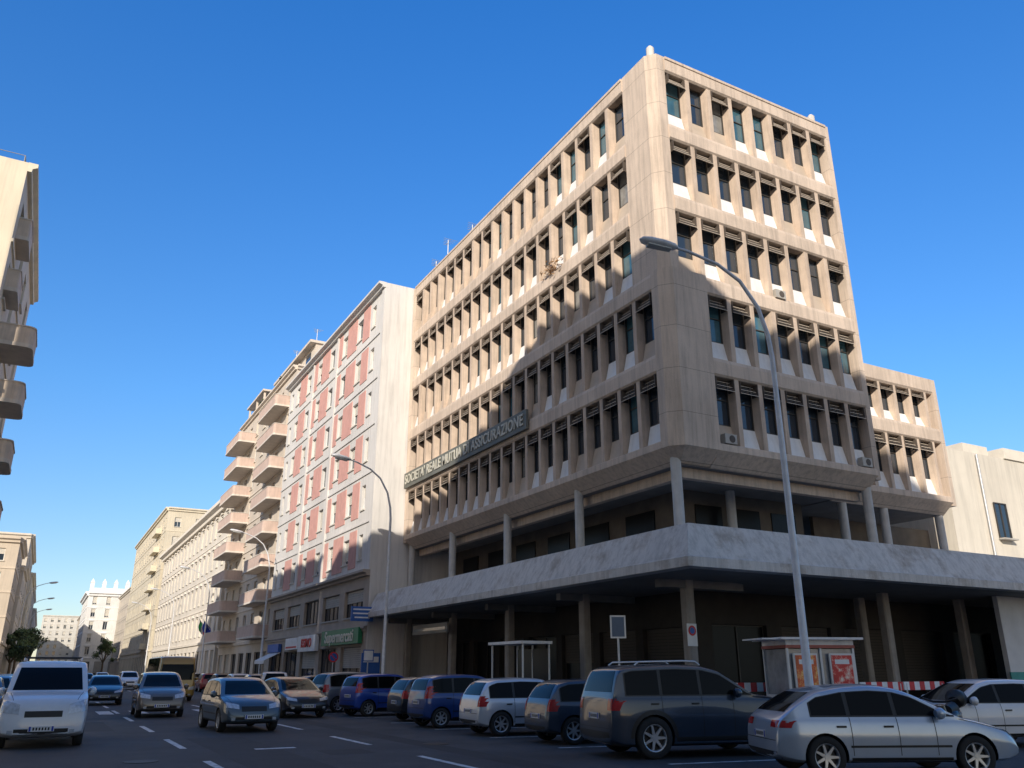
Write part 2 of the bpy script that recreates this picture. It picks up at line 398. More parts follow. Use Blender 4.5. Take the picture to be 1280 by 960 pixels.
# ================================================================== generic buildings
def building(name, label, cat, x0, x1, y0, y1, h, col, sides, cols_sp=3.2, floors=None, fh=3.2, z1=4.6, w=1.1, hh=1.7,
             cor=(.5, .6), base=None, roofc=None, gcol=None, blind=SHUT, fr=WFRAME, var=.1, bands=True, shop=True, group=None, pediment=False):
    m = mat(name + '_wall_%d' % len(MATS), col, .9, var=var, scale=.3, bump=.2, streak=.15, fine=.04)
    mt = mat(name + '_trim_%d' % len(MATS), tuple(min(.8, c * 1.12) for c in col), .85, var=.1)
    rt = root(name, ((x0 + x1)/2, (y0 + y1)/2, 0), label, cat, group)
    mb = MB(); tr = MB(); allw = []
    defs = {'-x': ((x0, y0, 0), (0, 1), (-1, 0), y1 - y0), '+x': ((x1, y0, 0), (0, 1), (1, 0), y1 - y0), '-y': ((x0, y0, 0), (1, 0), (0, -1), x1 - x0), '+y': ((x0, y1, 0), (1, 0), (0, 1), x1 - x0)}
    nf = floors or int((h - z1 - .8) / fh)
    fhh = (h - z1 - .8) / nf
    for sd, (O, U, N, W) in defs.items():
        if sd in sides and sd != '+y':
            n = max(2, int(W / cols_sp)); sp = W / n
            cs = [sp * (i + .5) for i in range(n)]
            rows = [z1 + fhh * j + .75 for j in range(nf)]
            hs = grid_holes(cs, rows, w, min(hh, fhh - 1.2))
            sh = [(c - sp * .33, .3, c + sp * .33, z1 - 1.0) for c in cs] if shop else []
            holes_wall(mb, O, U, N, W, h, hs + sh, m, .22)
            for q in hs: allw.append((O, U, N, q, sd, False))
            for q in sh: allw.append((O, U, N, q, sd, True))
            if cor: cornice(tr, (O[0], O[1], 0), U, N, W, h - cor[1], cor[0], cor[1] + .02, mt)
            if bands:
                tr.ext([P(O, U, N, 0, z1 - .25, 0), P(O, U, N, 0, z1 - .25, .16), P(O, U, N, 0, z1, .2), P(O, U, N, 0, z1 + .05, 0)], (U[0]*W, U[1]*W, 0), mt)
                for j in range(1, nf): tr.ext([P(O, U, N, 0, z1 + fhh * j - .08, 0), P(O, U, N, 0, z1 + fhh * j - .08, .07), P(O, U, N, 0, z1 + fhh * j + .06, .07), P(O, U, N, 0, z1 + fhh * j + .06, 0)], (U[0]*W, U[1]*W, 0), mt)
            if pediment:
                for q in hs:
                    c = (q[0] + q[2])/2
                    tr.ext([P(O, U, N, c - w*.75, q[3] + .2, 0), P(O, U, N, c + w*.75, q[3] + .2, 0), P(O, U, N, c, q[3] + .55, 0)], (N[0]*.16, N[1]*.16, 0), mt)
        else:
            mb.quad(P(O, U, N, 0, 0, 0), P(O, U, N, W, 0, 0), P(O, U, N, W, h, 0), P(O, U, N, 0, h, 0), m)
    mb.build('wall', rt)
    if tr.v: tr.build('trim', rt)
    rm = MB(); rm.box(x0 + .02, x1 - .02, y0 + .02, y1 - .02, h - .25, h - .1, roofc or ROOFM); rm.build('roof', rt)
    allw.sort(key=lambda a: Vector(P(a[0], a[1], a[2], a[3][0], a[3][1], 0)).length)
    for (O, U, N, q, sd, shp) in allw[:100]:
        inst('window', win_mesh(q[2] - q[0], q[3] - q[1], random.choice((0, 1, 1, 2)) if not shp else random.choice((0, 2)), FRAME if shp else fr, SHUTG if shp else blind), rt, P(O, U, N, (q[0] + q[2])/2, q[1], -.2), ROT[sd])
    if len(allw) > 100:
        g = MB()
        for (O, U, N, q, sd, shp) in allw[100:]:
            merge(g, win_mesh(q[2] - q[0], q[3] - q[1], random.choice((0, 1, 2)), fr, blind), P(O, U, N, (q[0] + q[2])/2, q[1], -.2), ROT[sd])
        o = g.build('windows', rt); o['kind'] = 'stuff'
    return rt, m, mt

# ---- pink / white apartment building
pk = root('apartment_building', (22, 59, 0), 'white apartment building with salmon panels above shops', 'apartment building')
PW = mat('offwhite_render', (.66, .64, .61), .9, var=.1, scale=.2, streak=.18, bump=.15)
PP = mat('pink_tile', (.62, .34, .29), .85, var=.1, scale=2)
PB = mat('beige_stone', (.42, .36, .3), .85, var=.12, scale=1)
PX, PY0, PY1, PH, PG = 16.2, 46.95, 71.7, 26.0, 7.2
mb = MB(); O = (PX, PY0, 0); U = (0, 1); N = (-1, 0); W = PY1 - PY0
cols = [2.1, 5.0, 8.4, 11.6, 15.0, 18.2, 21.6, 23.7]
pf_ = (PH - PG - .2) / 6
rows = [PG + pf_ * j + .85 for j in range(6)]
hu = [(c - (.36 if i in (0, 7) else .58), r, c + (.36 if i in (0, 7) else .58), r + 1.55) for r in rows for i, c in enumerate(cols)]
hm = [(1.0 + 4.7 * i, 4.7, 4.6 + 4.7 * i, 6.3) for i in range(5)]
hg = [(.9 + 4.7 * i, .3, 4.7 + 4.7 * i, 3.0) for i in range(5)]
holes_wall(mb, (PX, PY0, PG), U, N, W, PH - PG, [(a, b - PG, c, d - PG) for a, b, c, d in hu], PW)
holes_wall(mb, O, U, N, W, PG, hm + hg, PB)
mb.quad((PX, PY0, 0), (34, PY0, 0), (34, PY0, PH), (PX, PY0, PH), PW)
mb.quad((PX, PY1, 0), (34, PY1, 0), (34, PY1, PH), (PX, PY1, PH), PW)
mb.quad((34, PY0, 0), (34, PY1, 0), (34, PY1, PH), (34, PY0, PH), PW)
mb.build('wall', pk)
ppm = {}
for r in rows:
    for a, b in ((2.9, 4.3), (5.65, 7.75), (9.05, 9.85), (12.25, 14.35), (15.65, 16.45), (18.85, 20.95)):
        k = round(b - a, 2)
        if k not in ppm:
            q = MB(); q.box(-.035, .05, -k/2, k/2, -.4, 1.95, PP); ppm[k] = q.mesh('pink_panel')
        inst('pink_panel', ppm[k], pk, (PX, PY0 + (a + b)/2, r))
mb = MB()
cornice(mb, O, U, N, W, PG - .25, .45, .33, PB); cornice(mb, O, U, N, W, PH - .35, .5, .37, PW); cornice(mb, O, U, N, W, 3.8, .2, .3, PB)
mb.box(PX - .08, PX + .01, PY0 + .01, PY0 + .5, PG + .05, PH - .4, PW)
for u in (9.9, 16.5): mb.box(PX - .12, PX + .01, PY0 + u, PY0 + u + .3, PG + .05, PH - .4, PW)
for j in range(1, 6): mb.box(PX - .07, PX + .01, PY0 + .5, PY1, PG + pf_ * j - .1, PG + pf_ * j + .02, PW)
mb.build('trim', pk)
mb = MB(); mb.box(PX + .1, 33.9, PY0 + .1, PY1 - .1, PH - .3, PH - .1, ROOFM); mb.box(22, 26, 58, 62, PH - .1, PH + 1.2, PW); mb.build('roof', pk)
add_windows(pk, O, U, N, hu, '-x', styles=(0, 1, 1, 2, 2)); add_windows(pk, O, U, N, hm, '-x', FRAME, SHUTG, mull=3, styles=(0, 0, 1)); add_windows(pk, O, U, N, hg, '-x', FRAME, SHUTG, mull=2, styles=(0, 0, 0, 1))
RAIL = mat('iron_rail', (.35, .34, .32), .6)
antenna(pk, 18, 55, PH, 2.0); antenna(pk, 19, 66, PH, 2.6); antenna(pk, 18, 70, PH, 2.2)
GRN = mat('sign_green', (.015, .20, .08), .5); CRM = mat('sign_cream', (.7, .68, .58), .5); RED = mat('sign_red', (.6, .03, .03), .5); WHT = mat('sign_white', (.8, .8, .8), .5); BLU = mat('sign_blue', (.03, .12, .42), .5)
def shop_sign(y0, y1, z0, z1, bm_, txt, tm, size, label, xs=1., kind='sign'):
    r = root('shop_sign', (PX, (y0 + y1)/2, z0), label, 'sign')
    m = MB(); m.box(PX - .3, PX - .05, y0, y1, z0, z1, bm_); m.build('sign_board', r)
    if txt: put_text(r, txt, size, tm, (PX - .32, (y0 + y1)/2, (z0 + z1)/2), '-x', xs, .012)
    return r
shop_sign(47.6, 55.0, 3.15, 4.05, GRN, 'Supermercati', CRM, .98, 'green supermarket sign with pale letters over shopfront', 1.0)
shop_sign(56.4, 60.8, 2.9, 3.95, WHT, 'ISSIMO', RED, .8, 'white shop sign with red letters over shopfront', 1.0)
r_ = shop_sign(61.0, 64.4, 3.1, 3.9, WHT, '', RED, .9, 'white shop sign with red stripe over shopfront')
m = MB(); m.box(PX - .31, PX - .3, 61.2, 64.2, 3.2, 3.32, RED); m.build('stripe', r_)
shop_sign(66.5, 70, 3.0, 3.6, BLU, '', WHT, .8, 'plain blue shop sign over narrow shopfront')
aw = root('awning', (15.6, 68, 3), 'white fabric awning over narrow shop', 'awning')
m = MB(); m.ext([(16.1, 66.5, 3.0), (14.9, 66.5, 2.4), (14.9, 66.5, 2.15), (14.92, 66.5, 2.38), (16.1, 66.5, 2.95)], (0, 3.2, 0), WHT); m.build('fabric', aw)
bs = root('projecting_sign', (15.4, 46.4, 4.5), 'blue projecting shop sign with white lines on building corner', 'sign')
m = MB(); m.box(15.0, 16.3, 46.3, 46.42, 4.3, 5.1, BLU)
for i, (a, b) in enumerate(((15.1, 16.2), (15.1, 16.0), (15.2, 16.1))): m.box(a, b, 46.28, 46.3, 4.9 - i * .22, 4.98 - i * .22, WHT)
m.build('panel', bs); m = MB(); m.box(16.25, 16.3, 46.42, 46.94, 4.9, 4.96, METAL); m.box(16.25, 16.3, 46.42, 46.94, 4.45, 4.51, METAL); m.build('bracket', bs)

# ---- balcony building
bb = building('balcony_apartment_building', 'cream apartment block with stacked balconies and roof terrace', 'apartment building', 16.6, 32, 71.75, 96, 28.4, (.58, .51, .43), ['-x', '-y'], cols_sp=3.4, floors=8, z1=4.2, w=1.3, hh=1.8, cor=(.4, .4))
BALM = mat('balcony_beige', (.58, .44, .37), .85, var=.1, scale=1.5, streak=.15)
def balc_mesh(L, D, m, H=1.05, r=.5, slab=None):
    b = MB(); pts = []
    pts.append((L/2, 0))
    for i in range(5): a = i / 4 * pi/2; pts.append((L/2 - r + r * cos(a), -(D - r) - r * sin(a)))
    for i in range(5): a = pi/2 + i / 4 * pi/2; pts.append((-L/2 + r + r * cos(a), -(D - r) - r * sin(a)))
    pts.append((-L/2, 0))
    b.prism(pts, -.14, .02, slab or m)
    t = .1
    for i in range(len(pts) - 1):
        p, q = pts[i], pts[i+1]
        p2, q2 = [(x * (1 - .06/L), y * (1 - .03 / D) if y else 0) for x, y in (p, q)]
        pi_, qi = [(x * (1 - 2*t/L), y * (1 - t / D) if y else 0) for x, y in (p, q)]
        b.prism([p2, q2, qi, pi_], .02, H, m)
        b.prism([p, q, qi, pi_], H, H + .05, slab or m)
    return b.mesh('balcony')
BSL = mat('balcony_slab', (.66, .60, .53), .85, var=.1, scale=1.5, streak=.1)
B1 = balc_mesh(7.2, 1.4, BALM, .92, .25, BSL); B2 = balc_mesh(7.6, 1.8, BALM, .92, .3, BSL)
for j in range(8):
    z = 4.4 + 2.93 * j
    inst('balcony', B1, bb[0], (16.6, 76.4 + (j % 2) * .5, z), -pi/2); inst('balcony', B2, bb[0], (16.6, 91.0 + (j % 2) * .6, z), -pi/2)
mb = MB(); mb.box(18.2, 30, 72.0, 86, 28.3, 31.0, bb[1]); mb.box(17.6, 30, 71.8, 86.4, 31.0, 31.25, bb[2])
for yy in (87.5, 91.2, 95): mb.box(16.9, 17.1, yy, yy + .2, 28.3, 30.6, bb[2]); mb.box(20.2, 20.4, yy, yy + .2, 28.3, 30.6, bb[2])
mb.box(16.7, 20.6, 87.2, 95.6, 30.6, 30.8, bb[2])
for yy in (73.5, 77, 80.5): mb.box(18.15, 18.2, yy, yy + 1.6, 28.6, 30.6, GLASS)
mb.build('roof_terrace', bb[0])
antenna(bb[0], 19, 75, 31.2, 2.5); antenna(bb[0], 19, 83, 31.2, 3)

# ---- further street buildings
cream = building('ornate_building', 'cream classical building with pedimented windows and deep cornice', 'building', 16.4, 34, 97, 157, 20.6, (.66, .61, .53), ['-x', '-y'], cols_sp=3.3, floors=4, z1=4.8, w=1.2, hh=2.2, cor=(.9, 1.0), pediment=True)
mb = MB()
for i in range(24): mb.box(16.45, 16.7, 97.2 + i * 2.5, 97.6 + i * 2.5, 20.6, 21.5, cream[2])
mb.box(16.4, 16.6, 97, 157, 21.5, 21.65, cream[2]); mb.build('balustrade', cream[0])
yel = building('yellow_building', 'tall pale yellow apartment building in sun', 'building', 16.0, 34, 158, 216, 29.5, (.6, .54, .42), ['-x', '-y'], cols_sp=3.4, floors=7, z1=5, cor=(.5, .6))
bym = MB(); bym.box(-1, 0, -3.5, 3.5, 0, 1, yel[2]); BY = bym.mesh('balcony')
for j in range(7): inst('balcony', BY, yel[0], (15.98, 168, 5.2 + j * 3.4))
wc = building('corner_palace', 'white ornate palace with small rooftop turrets', 'building', 9.0, 30, 262, 300, 22.5, (.74, .73, .70), ['-y', '-x'], cols_sp=3.2, floors=5, z1=5, cor=(.9, 1.1), hh=2.1, pediment=True)
mb = MB()
mb.box(9.0, 19, 262.2, 263, 22.5, 23.6, wc[2])
for x in (9.5, 12.5, 15.5, 18.5):
    mb.box(x - .5, x + .5, 262.1, 263.2, 23.6, 25, wc[2]); mb.add([(x - .6, 262, 25), (x + .6, 262, 25), (x + .6, 263.3, 25), (x - .6, 263.3, 25), (x, 262.6, 26.2)], [(0, 1, 4), (1, 2, 4), (2, 3, 4), (3, 0, 4), (0, 1, 2, 3)], wc[2])
mb.build('roof_parapet', wc[0])
building('street_building', 'beige street building with shops below', 'building', 17, 34, 217, 261, 21, (.55, .49, .41), ['-x', '-y'], floors=5)
building('street_end_building', 'pale building closing the far end of the street', 'building', -2, 14, 430, 450, 25, (.6, .58, .53), ['-y'], floors=7, cols_sp=2.6)
building('street_building', 'grey beige far street building', 'building', 12, 34, 302, 425, 23, (.5, .45, .38), ['-x', '-y'], floors=6, cols_sp=4.5)
# left row
lb = building('balcony_apartment_building', 'cream sunlit apartment building with pale balconies', 'apartment building', -16, -3.7, 35.1, 50, 21.6, (.74, .65, .50), ['+x'], cols_sp=3.6, floors=6, z1=4.0, w=1.3, hh=1.9, cor=(.35, .4))
LBAL = mat('balcony_cream', (.72, .58, .44), .85, var=.15, scale=1.5, streak=.2)
LSL = mat('balcony_slab_warm', (.72, .62, .5), .85, var=.1, scale=1.5, streak=.1)
LB = balc_mesh(2.6, 1.45, LBAL, .72, .3, LSL); LB2 = balc_mesh(2.2, .5, LBAL, .8, .1, LSL)
for j in range(7):
    z = 4.6 + 2.35 * j
    inst('balcony', LB if j < 5 else LB2, lb[0], (-3.7, 37.2, z), pi/2)
mb = MB()
for i in range(10): mb.tube([(-3.9, 35.5 + i * 1.5, 21.6), (-3.9, 35.5 + i * 1.5, 22.0)], .02, RAIL, 4); mb.tube([(-3.9 - i * 1.2, 35.3, 21.6), (-3.9 - i * 1.2, 35.3, 22.0)], .02, RAIL, 4)
mb.tube([(-3.9, 35.3, 22.0), (-3.9, 49.5, 22.0)], .02, RAIL, 4); mb.tube([(-3.9, 35.3, 22.0), (-15, 35.3, 22.0)], .02, RAIL, 4)
mb.build('roof_railing', lb[0])
nb = building('apartment_building', 'cream apartment building lining the near street', 'apartment building', -17, -3.7, 6.6, 20.3, 24.7, (.5, .44, .36), ['+x'], floors=6, shop=False)
mb = MB(); mb.box(-17, -13.5, 8, 20.3, 24.6, 28, nb[1]); mb.build('shade_storey', nb[0])  # unseen upper storey, added to shade the foot of the pink building
building('apartment_building', 'tall beige apartment building lining the near street', 'apartment building', -17, -3.7, -12, 6.5, 30.8, (.5, .44, .36), ['+x'], floors=7, shop=False)
building('apartment_building', 'tall grey apartment building lining the near street', 'apartment building', -17, -3.7, -45, -12.1, 33.6, (.5, .46, .4), ['+x'], floors=8, shop=False)
building('apartment_building', 'set back apartment building beyond small square', 'apartment building', -22, -9.5, 50.5, 68, 27.5, (.5, .42, .34), ['+x'], floors=7, shop=False)
building('street_building', 'ochre low street building with shutters', 'building', -22, -4, 106, 122, 15.6, (.56, .48, .38), ['+x', '-y'], floors=4)
building('street_building', 'cream narrow street building with shutters', 'building', -22, -3.6, 122.1, 138, 14.2, (.62, .56, .47), ['+x', '-y'], floors=3)
building('street_building', 'beige street building with shutters', 'building', -22, -4, 139, 175, 20.5, (.58, .52, .43), ['+x', '-y'], floors=6)
building('street_building', 'pale stepped street building with shutters', 'building', -22, -3.7, 175.1, 210, 18.5, (.62, .58, .5), ['+x', '-y'], floors=5)
building('street_building', 'brown street building in shade', 'building', -22, -4.5, 212, 300, 22, (.46, .39, .32), ['+x', '-y'], floors=6)
building('street_building', 'pale far street building', 'building', -22, -4, 302, 420, 20, (.5, .46, .4), ['+x', '-y'], floors=6, cols_sp=4.5)
rb = building('cream_building', 'plain cream rendered building with boxy rooftop', 'building', 39.5, 60, 25.5, 50, 12.7, (.64, .59, .5), ['-x'], cols_sp=4.2, floors=3, fh=3.2, z1=3.5, w=1.0, hh=1.5, cor=None, shop=False, bands=False)
mb = MB(); mb.box(42.2, 44.4, 26, 29, 12.7, 13.4, rb[2]); mb.box(44.9, 52, 25.4, 34, 12.7, 13.3, rb[2]); mb.build('roof_box', rb[0])
inst('window', win_mesh(1.1, 1.9, 0, FRAME, SHUTG), rb[0], (43.6, 25.44, 8.2))
m = MB(); m.tube([(42.3, 25.4, 5), (42.3, 25.4, 12.6)], .06, METAL, 8); m.build('drainpipe', rb[0])

# ================================================================== ground
mb = MB(); mb.quad((-900, -600, -.02), (900, -600, -.02), (900, 1500, -.02), (-900, 1500, -.02), GROUND); struct('ground', mb)
mb = MB(); mb.quad((-60, -60, 0), (90, -60, 0), (90, 16, 0), (-60, 16, 0), ASPH); mb.quad((-9, 16, 0), (15.2, 16, 0), (15.2, 440, 0), (-9, 440, 0), ASPH); struct('road', mb)
mb = MB()
mb.prism([(15.12, 14.25), (15.37, 13.82), (16.75, 13.72), (18.35, 15.42), (60, 15.42), (60, 46.95), (15.12, 46.95)], -.01, .12, PAVE)
mb.box(14.4, 17, 46.95, 430, -.01, .12, PAVE); mb.box(-9.5, -2.6, -60, 430, -.01, .12, PAVE)
struct('pavement', mb)
mb = MB()
mb.prism([(15.0, 14.2), (15.12, 14.25), (15.12, 46.9), (15.0, 46.9)], -.01, .135, KERB)
mb.prism([(15.0, 14.2), (15.3, 13.7), (15.37, 13.82), (15.12, 14.25)], -.01, .135, KERB)
mb.prism([(15.3, 13.7), (16.8, 13.6), (16.75, 13.72), (15.37, 13.82)], -.01, .135, KERB)
mb.prism([(16.8, 13.6), (18.4, 15.3), (18.35, 15.42), (16.75, 13.72)], -.01, .135, KERB)
mb.prism([(18.4, 15.3), (60, 15.3), (60, 15.42), (18.35, 15.42)], -.01, .135, KERB)
mb.box(14.27, 14.4, 46.95, 430, -.01, .135, KERB); mb.box(-2.6, -2.47, -60, 430, -.01, .135, KERB)
struct('kerb', mb)
mb = MB()
def mark(x0, x1, y0, y1): mb.quad((x0, y0, .004), (x1, y0, .004), (x1, y1, .004), (x0, y1, .004), PAINT)
for i in range(40):
    mark(3.05, 3.2, 9 + i * 6, 12 + i * 6); mark(7.05, 7.2, 8 + i * 6, 11 + i * 6)
for y in (8.6, 12.7, 16.6, 20.0, 23.6, 27.2, 31, 34.6, 38.2, 42): 
    mb.quad((10.6, y + .5, .0045), (14.9, y - .2, .0045), (14.9, y - .08, .0045), (10.6, y + .62, .0045), PAINT)
for i in range(9): mark(-1.5 + i * 1.3, -.95 + i * 1.3, 38.5, 41.5)
mb.quad((4.5, 20, .0045), (5.4, 20, .0045), (5.4, 20.25, .0045), (4.5, 20.25, .0045), PAINT)
struct('road_markings', mb)
mb = MB(); mh = mat('iron_cover', (.035, .033, .03), .6, .3)
for x, y in ((5.5, 14.5), (8.6, 19.5), (2.0, 18.5), (9.3, 12.8)): mb.prism([(x + .32 * cos(a * pi/8), y + .32 * sin(a * pi/8)) for a in range(16)], 0.001, .008, mh)
struct('manhole_covers', mb)
mb = MB(); tar = mat('tar_patch', (.033, .033, .035), .8, var=.2, fine=.2)
for x0, x1, y0, y1 in ((3.6, 5.0, 15, 24), (8.0, 8.6, 12, 40), (1.0, 2.2, 28, 33), (5.6, 6.6, 18, 19.2)): mb.quad((x0, y0, .002), (x1, y0, .002), (x1, y1, .002), (x0, y1, .002), tar)
struct('road_patches', mb)

# ================================================================== CARS
HEAD = mat('headlight_glass', (.6, .62, .65), .1, .2, var=.25, scale=14, coords='obj', spec=.9)
TAIL = mat('tail_light', (.45, .012, .012), .15, var=.2, scale=10, coords='obj', spec=.7)
CGL = mat('car_glass', (.006, .007, .008), .04, var=0, spec=.5, ior=1.22)
TRIM = mat('car_trim', (.018, .018, .018), .5, var=.05, coords='obj')
RIM = mat('alloy_rim', (.55, .56, .57), .35, .6, var=.08, coords='obj')
PLATE = mat('licence_plate', (.75, .75, .73), .5, var=.03, coords='obj')
PLB = mat('plate_blue', (.02, .06, .4), .5)
def paint(name, c, metal=.3, r=.32): return mat('paint_' + name, c, r, metal, var=.06, scale=1.5, coat=.8, coords='obj')
def lin(pr, x):
    if x <= pr[0][0]: return pr[0][1]
    for (a, b), (c, d) in zip(pr, pr[1:]):
        if x <= c: return b + (d - b) * (x - a) / (c - a) if c > a else d
    return pr[-1][1]
CT = {}
def wheel_meshes(r, w=.2):
    ty = MB(); n = 28
    pr = [(r*.62, -w*.42), (r*.72, -w/2), (r*.93, -w/2), (r, -w*.38), (r, w*.38), (r*.93, w/2), (r*.72, w/2), (r*.62, w*.42)]
    vs = [(a * cos(2*pi*k/n), b, a * sin(2*pi*k/n)) for k in range(n) for a, b in pr]
    m = len(pr); fs = [(k*m + i, k*m + (i+1) % m, ((k+1) % n)*m + (i+1) % m, ((k+1) % n)*m + i) for k in range(n) for i in range(m)]
    ty.add(vs, fs, RUB, True)
    ri = MB(); R = r * .655
    ri.tube([(0, -w*.05, 0), (0, w*.05, 0)], R, TRIM, 24)
    pr = [(R, -w*.46), (R*.93, -w*.44), (R*.9, -w*.3), (R*.9, w*.3), (R*.93, w*.44), (R, w*.46)]
    m = len(pr); vs = [(a * cos(2*pi*k/n), b, a * sin(2*pi*k/n)) for k in range(n) for a, b in pr]
    ri.add(vs, [(k*m + i, k*m + i+1, ((k+1) % n)*m + i+1, ((k+1) % n)*m + i) for k in range(n) for i in range(m-1)], RIM, True)
    for k in range(7):
        ri.M = Matrix.Rotation(2*pi*k/7, 4, 'Y')
        for sy in (-1, 1):
            ri.add([(R*.1, sy*w*.38, -R*.13), (R*.93, sy*w*.43, -R*.075), (R*.93, sy*w*.43, R*.075), (R*.1, sy*w*.38, R*.13),
                    (R*.1, sy*w*.2, -R*.13), (R*.93, sy*w*.25, -R*.075), (R*.93, sy*w*.25, R*.075), (R*.1, sy*w*.2, R*.13)],
                   [(0, 1, 2, 3), (0, 1, 5, 4), (3, 2, 6, 7), (4, 5, 6, 7)], RIM)
    ri.M = Matrix.Identity(4)
    ri.tube([(0, -w*.42, 0), (0, w*.42, 0)], R*.2, RIM, 14)
    return ty.mesh('tyre'), ri.mesh('rim')
def car_type(key, L, W, H, prof, belt, wr, xw, glass, pillars, ws, rw, hl, tl, rails=False, cladding=False, arch=.045, kt=.36, corner=.17):
    hw = W/2
    xs = sorted(set([p[0] for p in prof] + [L * i / 14 for i in range(1, 14)]))
    xs2 = [xs[0]]
    for x in xs[1:]:
        if x - xs2[-1] > .03: xs2.append(x)
    xs = xs2
    rings = []
    for x in xs:
        zt = lin(prof, x); e = max(0, (abs(x - L/2) - (L/2 - .5)) / .5)
        w = hw * (1 - corner * e**2.4); zb = .2 + .1 * e**2
        Sh = min(belt + .05 * (0.5 - x / L), zt - .06)
        mid = zb + (Sh - zb) * .6
        wrf = w * .965 - kt * max(0, zt - .05 - Sh)
        half = [(w * .8, zb), (w * .965, zb + .07), (w * .985, zb + (Sh - zb) * .35), (w, mid + .03), (w * .975, Sh - .05), (w * .945, Sh), (wrf, zt - .05), (wrf * .86, zt - .012), (wrf * .45, zt)]
        rings.append([(x, 0, zb)] + [(x, y, z) for y, z in half] + [(x, 0, zt + .004)] + [(x, -y, z) for y, z in half[::-1]])
    n = len(rings[0]); vs = [p for r in rings for p in r]
    fs = [(i*n + k, i*n + (k+1) % n, (i+1)*n + (k+1) % n, (i+1)*n + k) for i in range(len(rings) - 1) for k in range(n)]
    fs += [tuple(range(n)), tuple(range((len(rings)-1)*n, len(rings)*n))]
    b = MB(); b.mi(TRIM); b.add(vs, fs, RIM)
    me = b.mesh('body')
    cr = me.attributes.new('crease_edge', 'FLOAT', 'EDGE')
    ks = {6: .65, n - 6: .65, 7: .6, n - 7: .6, 2: .5, n - 2: .5, 4: .7, n - 4: .7}
    for e_ in me.edges:
        a, c_ = e_.vertices
        if a % n == c_ % n and (a % n) in ks: cr.data[e_.index].value = ks[a % n]
    tmp = bpy.data.objects.new('tmp', me); COL.objects.link(tmp)
    ss = tmp.modifiers.new('s', 'SUBSURF'); ss.levels = 2; ss.render_levels = 2
    c = MB(); c.mi(TRIM)
    for x in xw:
        for sy in (-1, 1):
            c.tube([(x, sy * (hw - .27), wr), (x, sy * (hw + .2), wr)], wr + arch, TRIM, 32)
    cut = bpy.data.objects.new('cut', c.mesh('cut')); COL.objects.link(cut)
    bo = tmp.modifiers.new('b', 'BOOLEAN'); bo.object = cut; bo.operation = 'DIFFERENCE'; bo.solver = 'EXACT'
    bpy.context.view_layer.update()
    fin = bpy.data.meshes.new_from_object(tmp.evaluated_get(bpy.context.evaluated_depsgraph_get()))
    bpy.data.objects.remove(tmp); bpy.data.objects.remove(cut)
    fin.name = 'body'
    for p in fin.polygons: p.use_smooth = p.material_index == 1
    try: fin.set_sharp_from_angle(angle=radians(38))
    except Exception: pass
    bvh = BVHTree.FromPolygons([v.co for v in fin.vertices], [tuple(p.vertices) for p in fin.polygons])
    parts = []
    def patch(name, m, fn, nu, nv, axis, off=.005):
        pb = MB(); g = []
        for i in range(nu + 1):
            row = []
            for j in range(nv + 1):
                a, z = fn(i / nu, j / nv)
                if axis == 'F': o, d = Vector((L + 1, a, z)), Vector((-1, 0, 0))
                elif axis == 'R': o, d = Vector((-1, a, z)), Vector((1, 0, 0))
                elif axis == 'T': o, d = Vector((a, z, 4)), Vector((0, 0, -1))
                elif axis == 'y+': o, d = Vector((a, 3, z)), Vector((0, -1, 0))
                else: o, d = Vector((a, -3, z)), Vector((0, 1, 0))
                h, nr, _, _ = bvh.ray_cast(o, d)
                if h is not None and nr.dot(d) > 0: nr = -nr
                row.append(tuple(h + nr * off) if h is not None else None)
            g.append(row)
        idx = {}; V = []; F = []
        for i in range(nu + 1):
            for j in range(nv + 1):
                if g[i][j]: idx[(i, j)] = len(V); V.append(g[i][j])
        for i in range(nu):
            for j in range(nv):
                q = [(i, j), (i+1, j), (i+1, j+1), (i, j+1)]
                if all(k in idx for k in q): F.append(tuple(idx[k] for k in q))
        if F:
            pb.add(V, F, m, True); parts.append((name, pb.mesh(name)))
    gx0, gx1 = glass; zb = belt + .05
    roof_in = .115
    def sidez(x): return max(zb + .015, min(lin(prof, x) - roof_in, 9))
    for ax in ('y+', 'y-'):
        a, b2 = gx0 - .03, gx1 + .04
        patch('window_surround', TRIM, lambda u, v: (a + (b2 - a) * u, zb - .005 + (sidez(a + (b2 - a) * u) + .02 - zb) * v), 30, 5, ax, .003)
    cuts = [gx0] + pillars + [gx1]
    for i in range(len(cuts) - 1):
        a, b2 = cuts[i] + (.035 if i else 0), cuts[i+1] - (.035 if i < len(cuts) - 2 else 0)
        for ax in ('y+', 'y-'):
            patch('side_window', CGL, lambda u, v: (a + (b2 - a) * u, zb + .02 + (sidez(a + (b2 - a) * u) - zb - .02) * v), 14, 5, ax, .007)
    z0, z1 = ws
    hwz = lambda z: hw * .94 - (kt + .02) * max(0, z - belt)
    patch('windscreen', CGL, lambda u, v: ((hwz(z0 + (z1 - z0)*v) - .09) * (2*u - 1), z0 + (z1 - z0) * v), 14, 8, 'F')
    r0, r1 = rw
    patch('rear_window', CGL, lambda u, v: ((hwz(r0 + (r1 - r0)*v) - .14) * (2*u - 1), r0 + (r1 - r0) * v), 12, 6, 'R')
    for sy in (-1, 1):
        patch('headlight', HEAD, lambda u, v: (sy * hw * (hl[0] + (hl[1] - hl[0])*u), hl[2] + .05*u + (hl[3] - hl[2]) * v * (1 - .2 * (1 - u))), 8, 4, 'F', .008)
        patch('tail_light', TAIL, lambda u, v: (sy * hw * (tl[0] + (tl[1] - tl[0])*u), tl[2] + (tl[3] - tl[2]) * v), 6, 6, 'R', .008)
        patch('fog_light', HEAD, lambda u, v: (sy * hw * (.62 + .12 * u), .33 + .07 * v), 3, 2, 'F', .008)
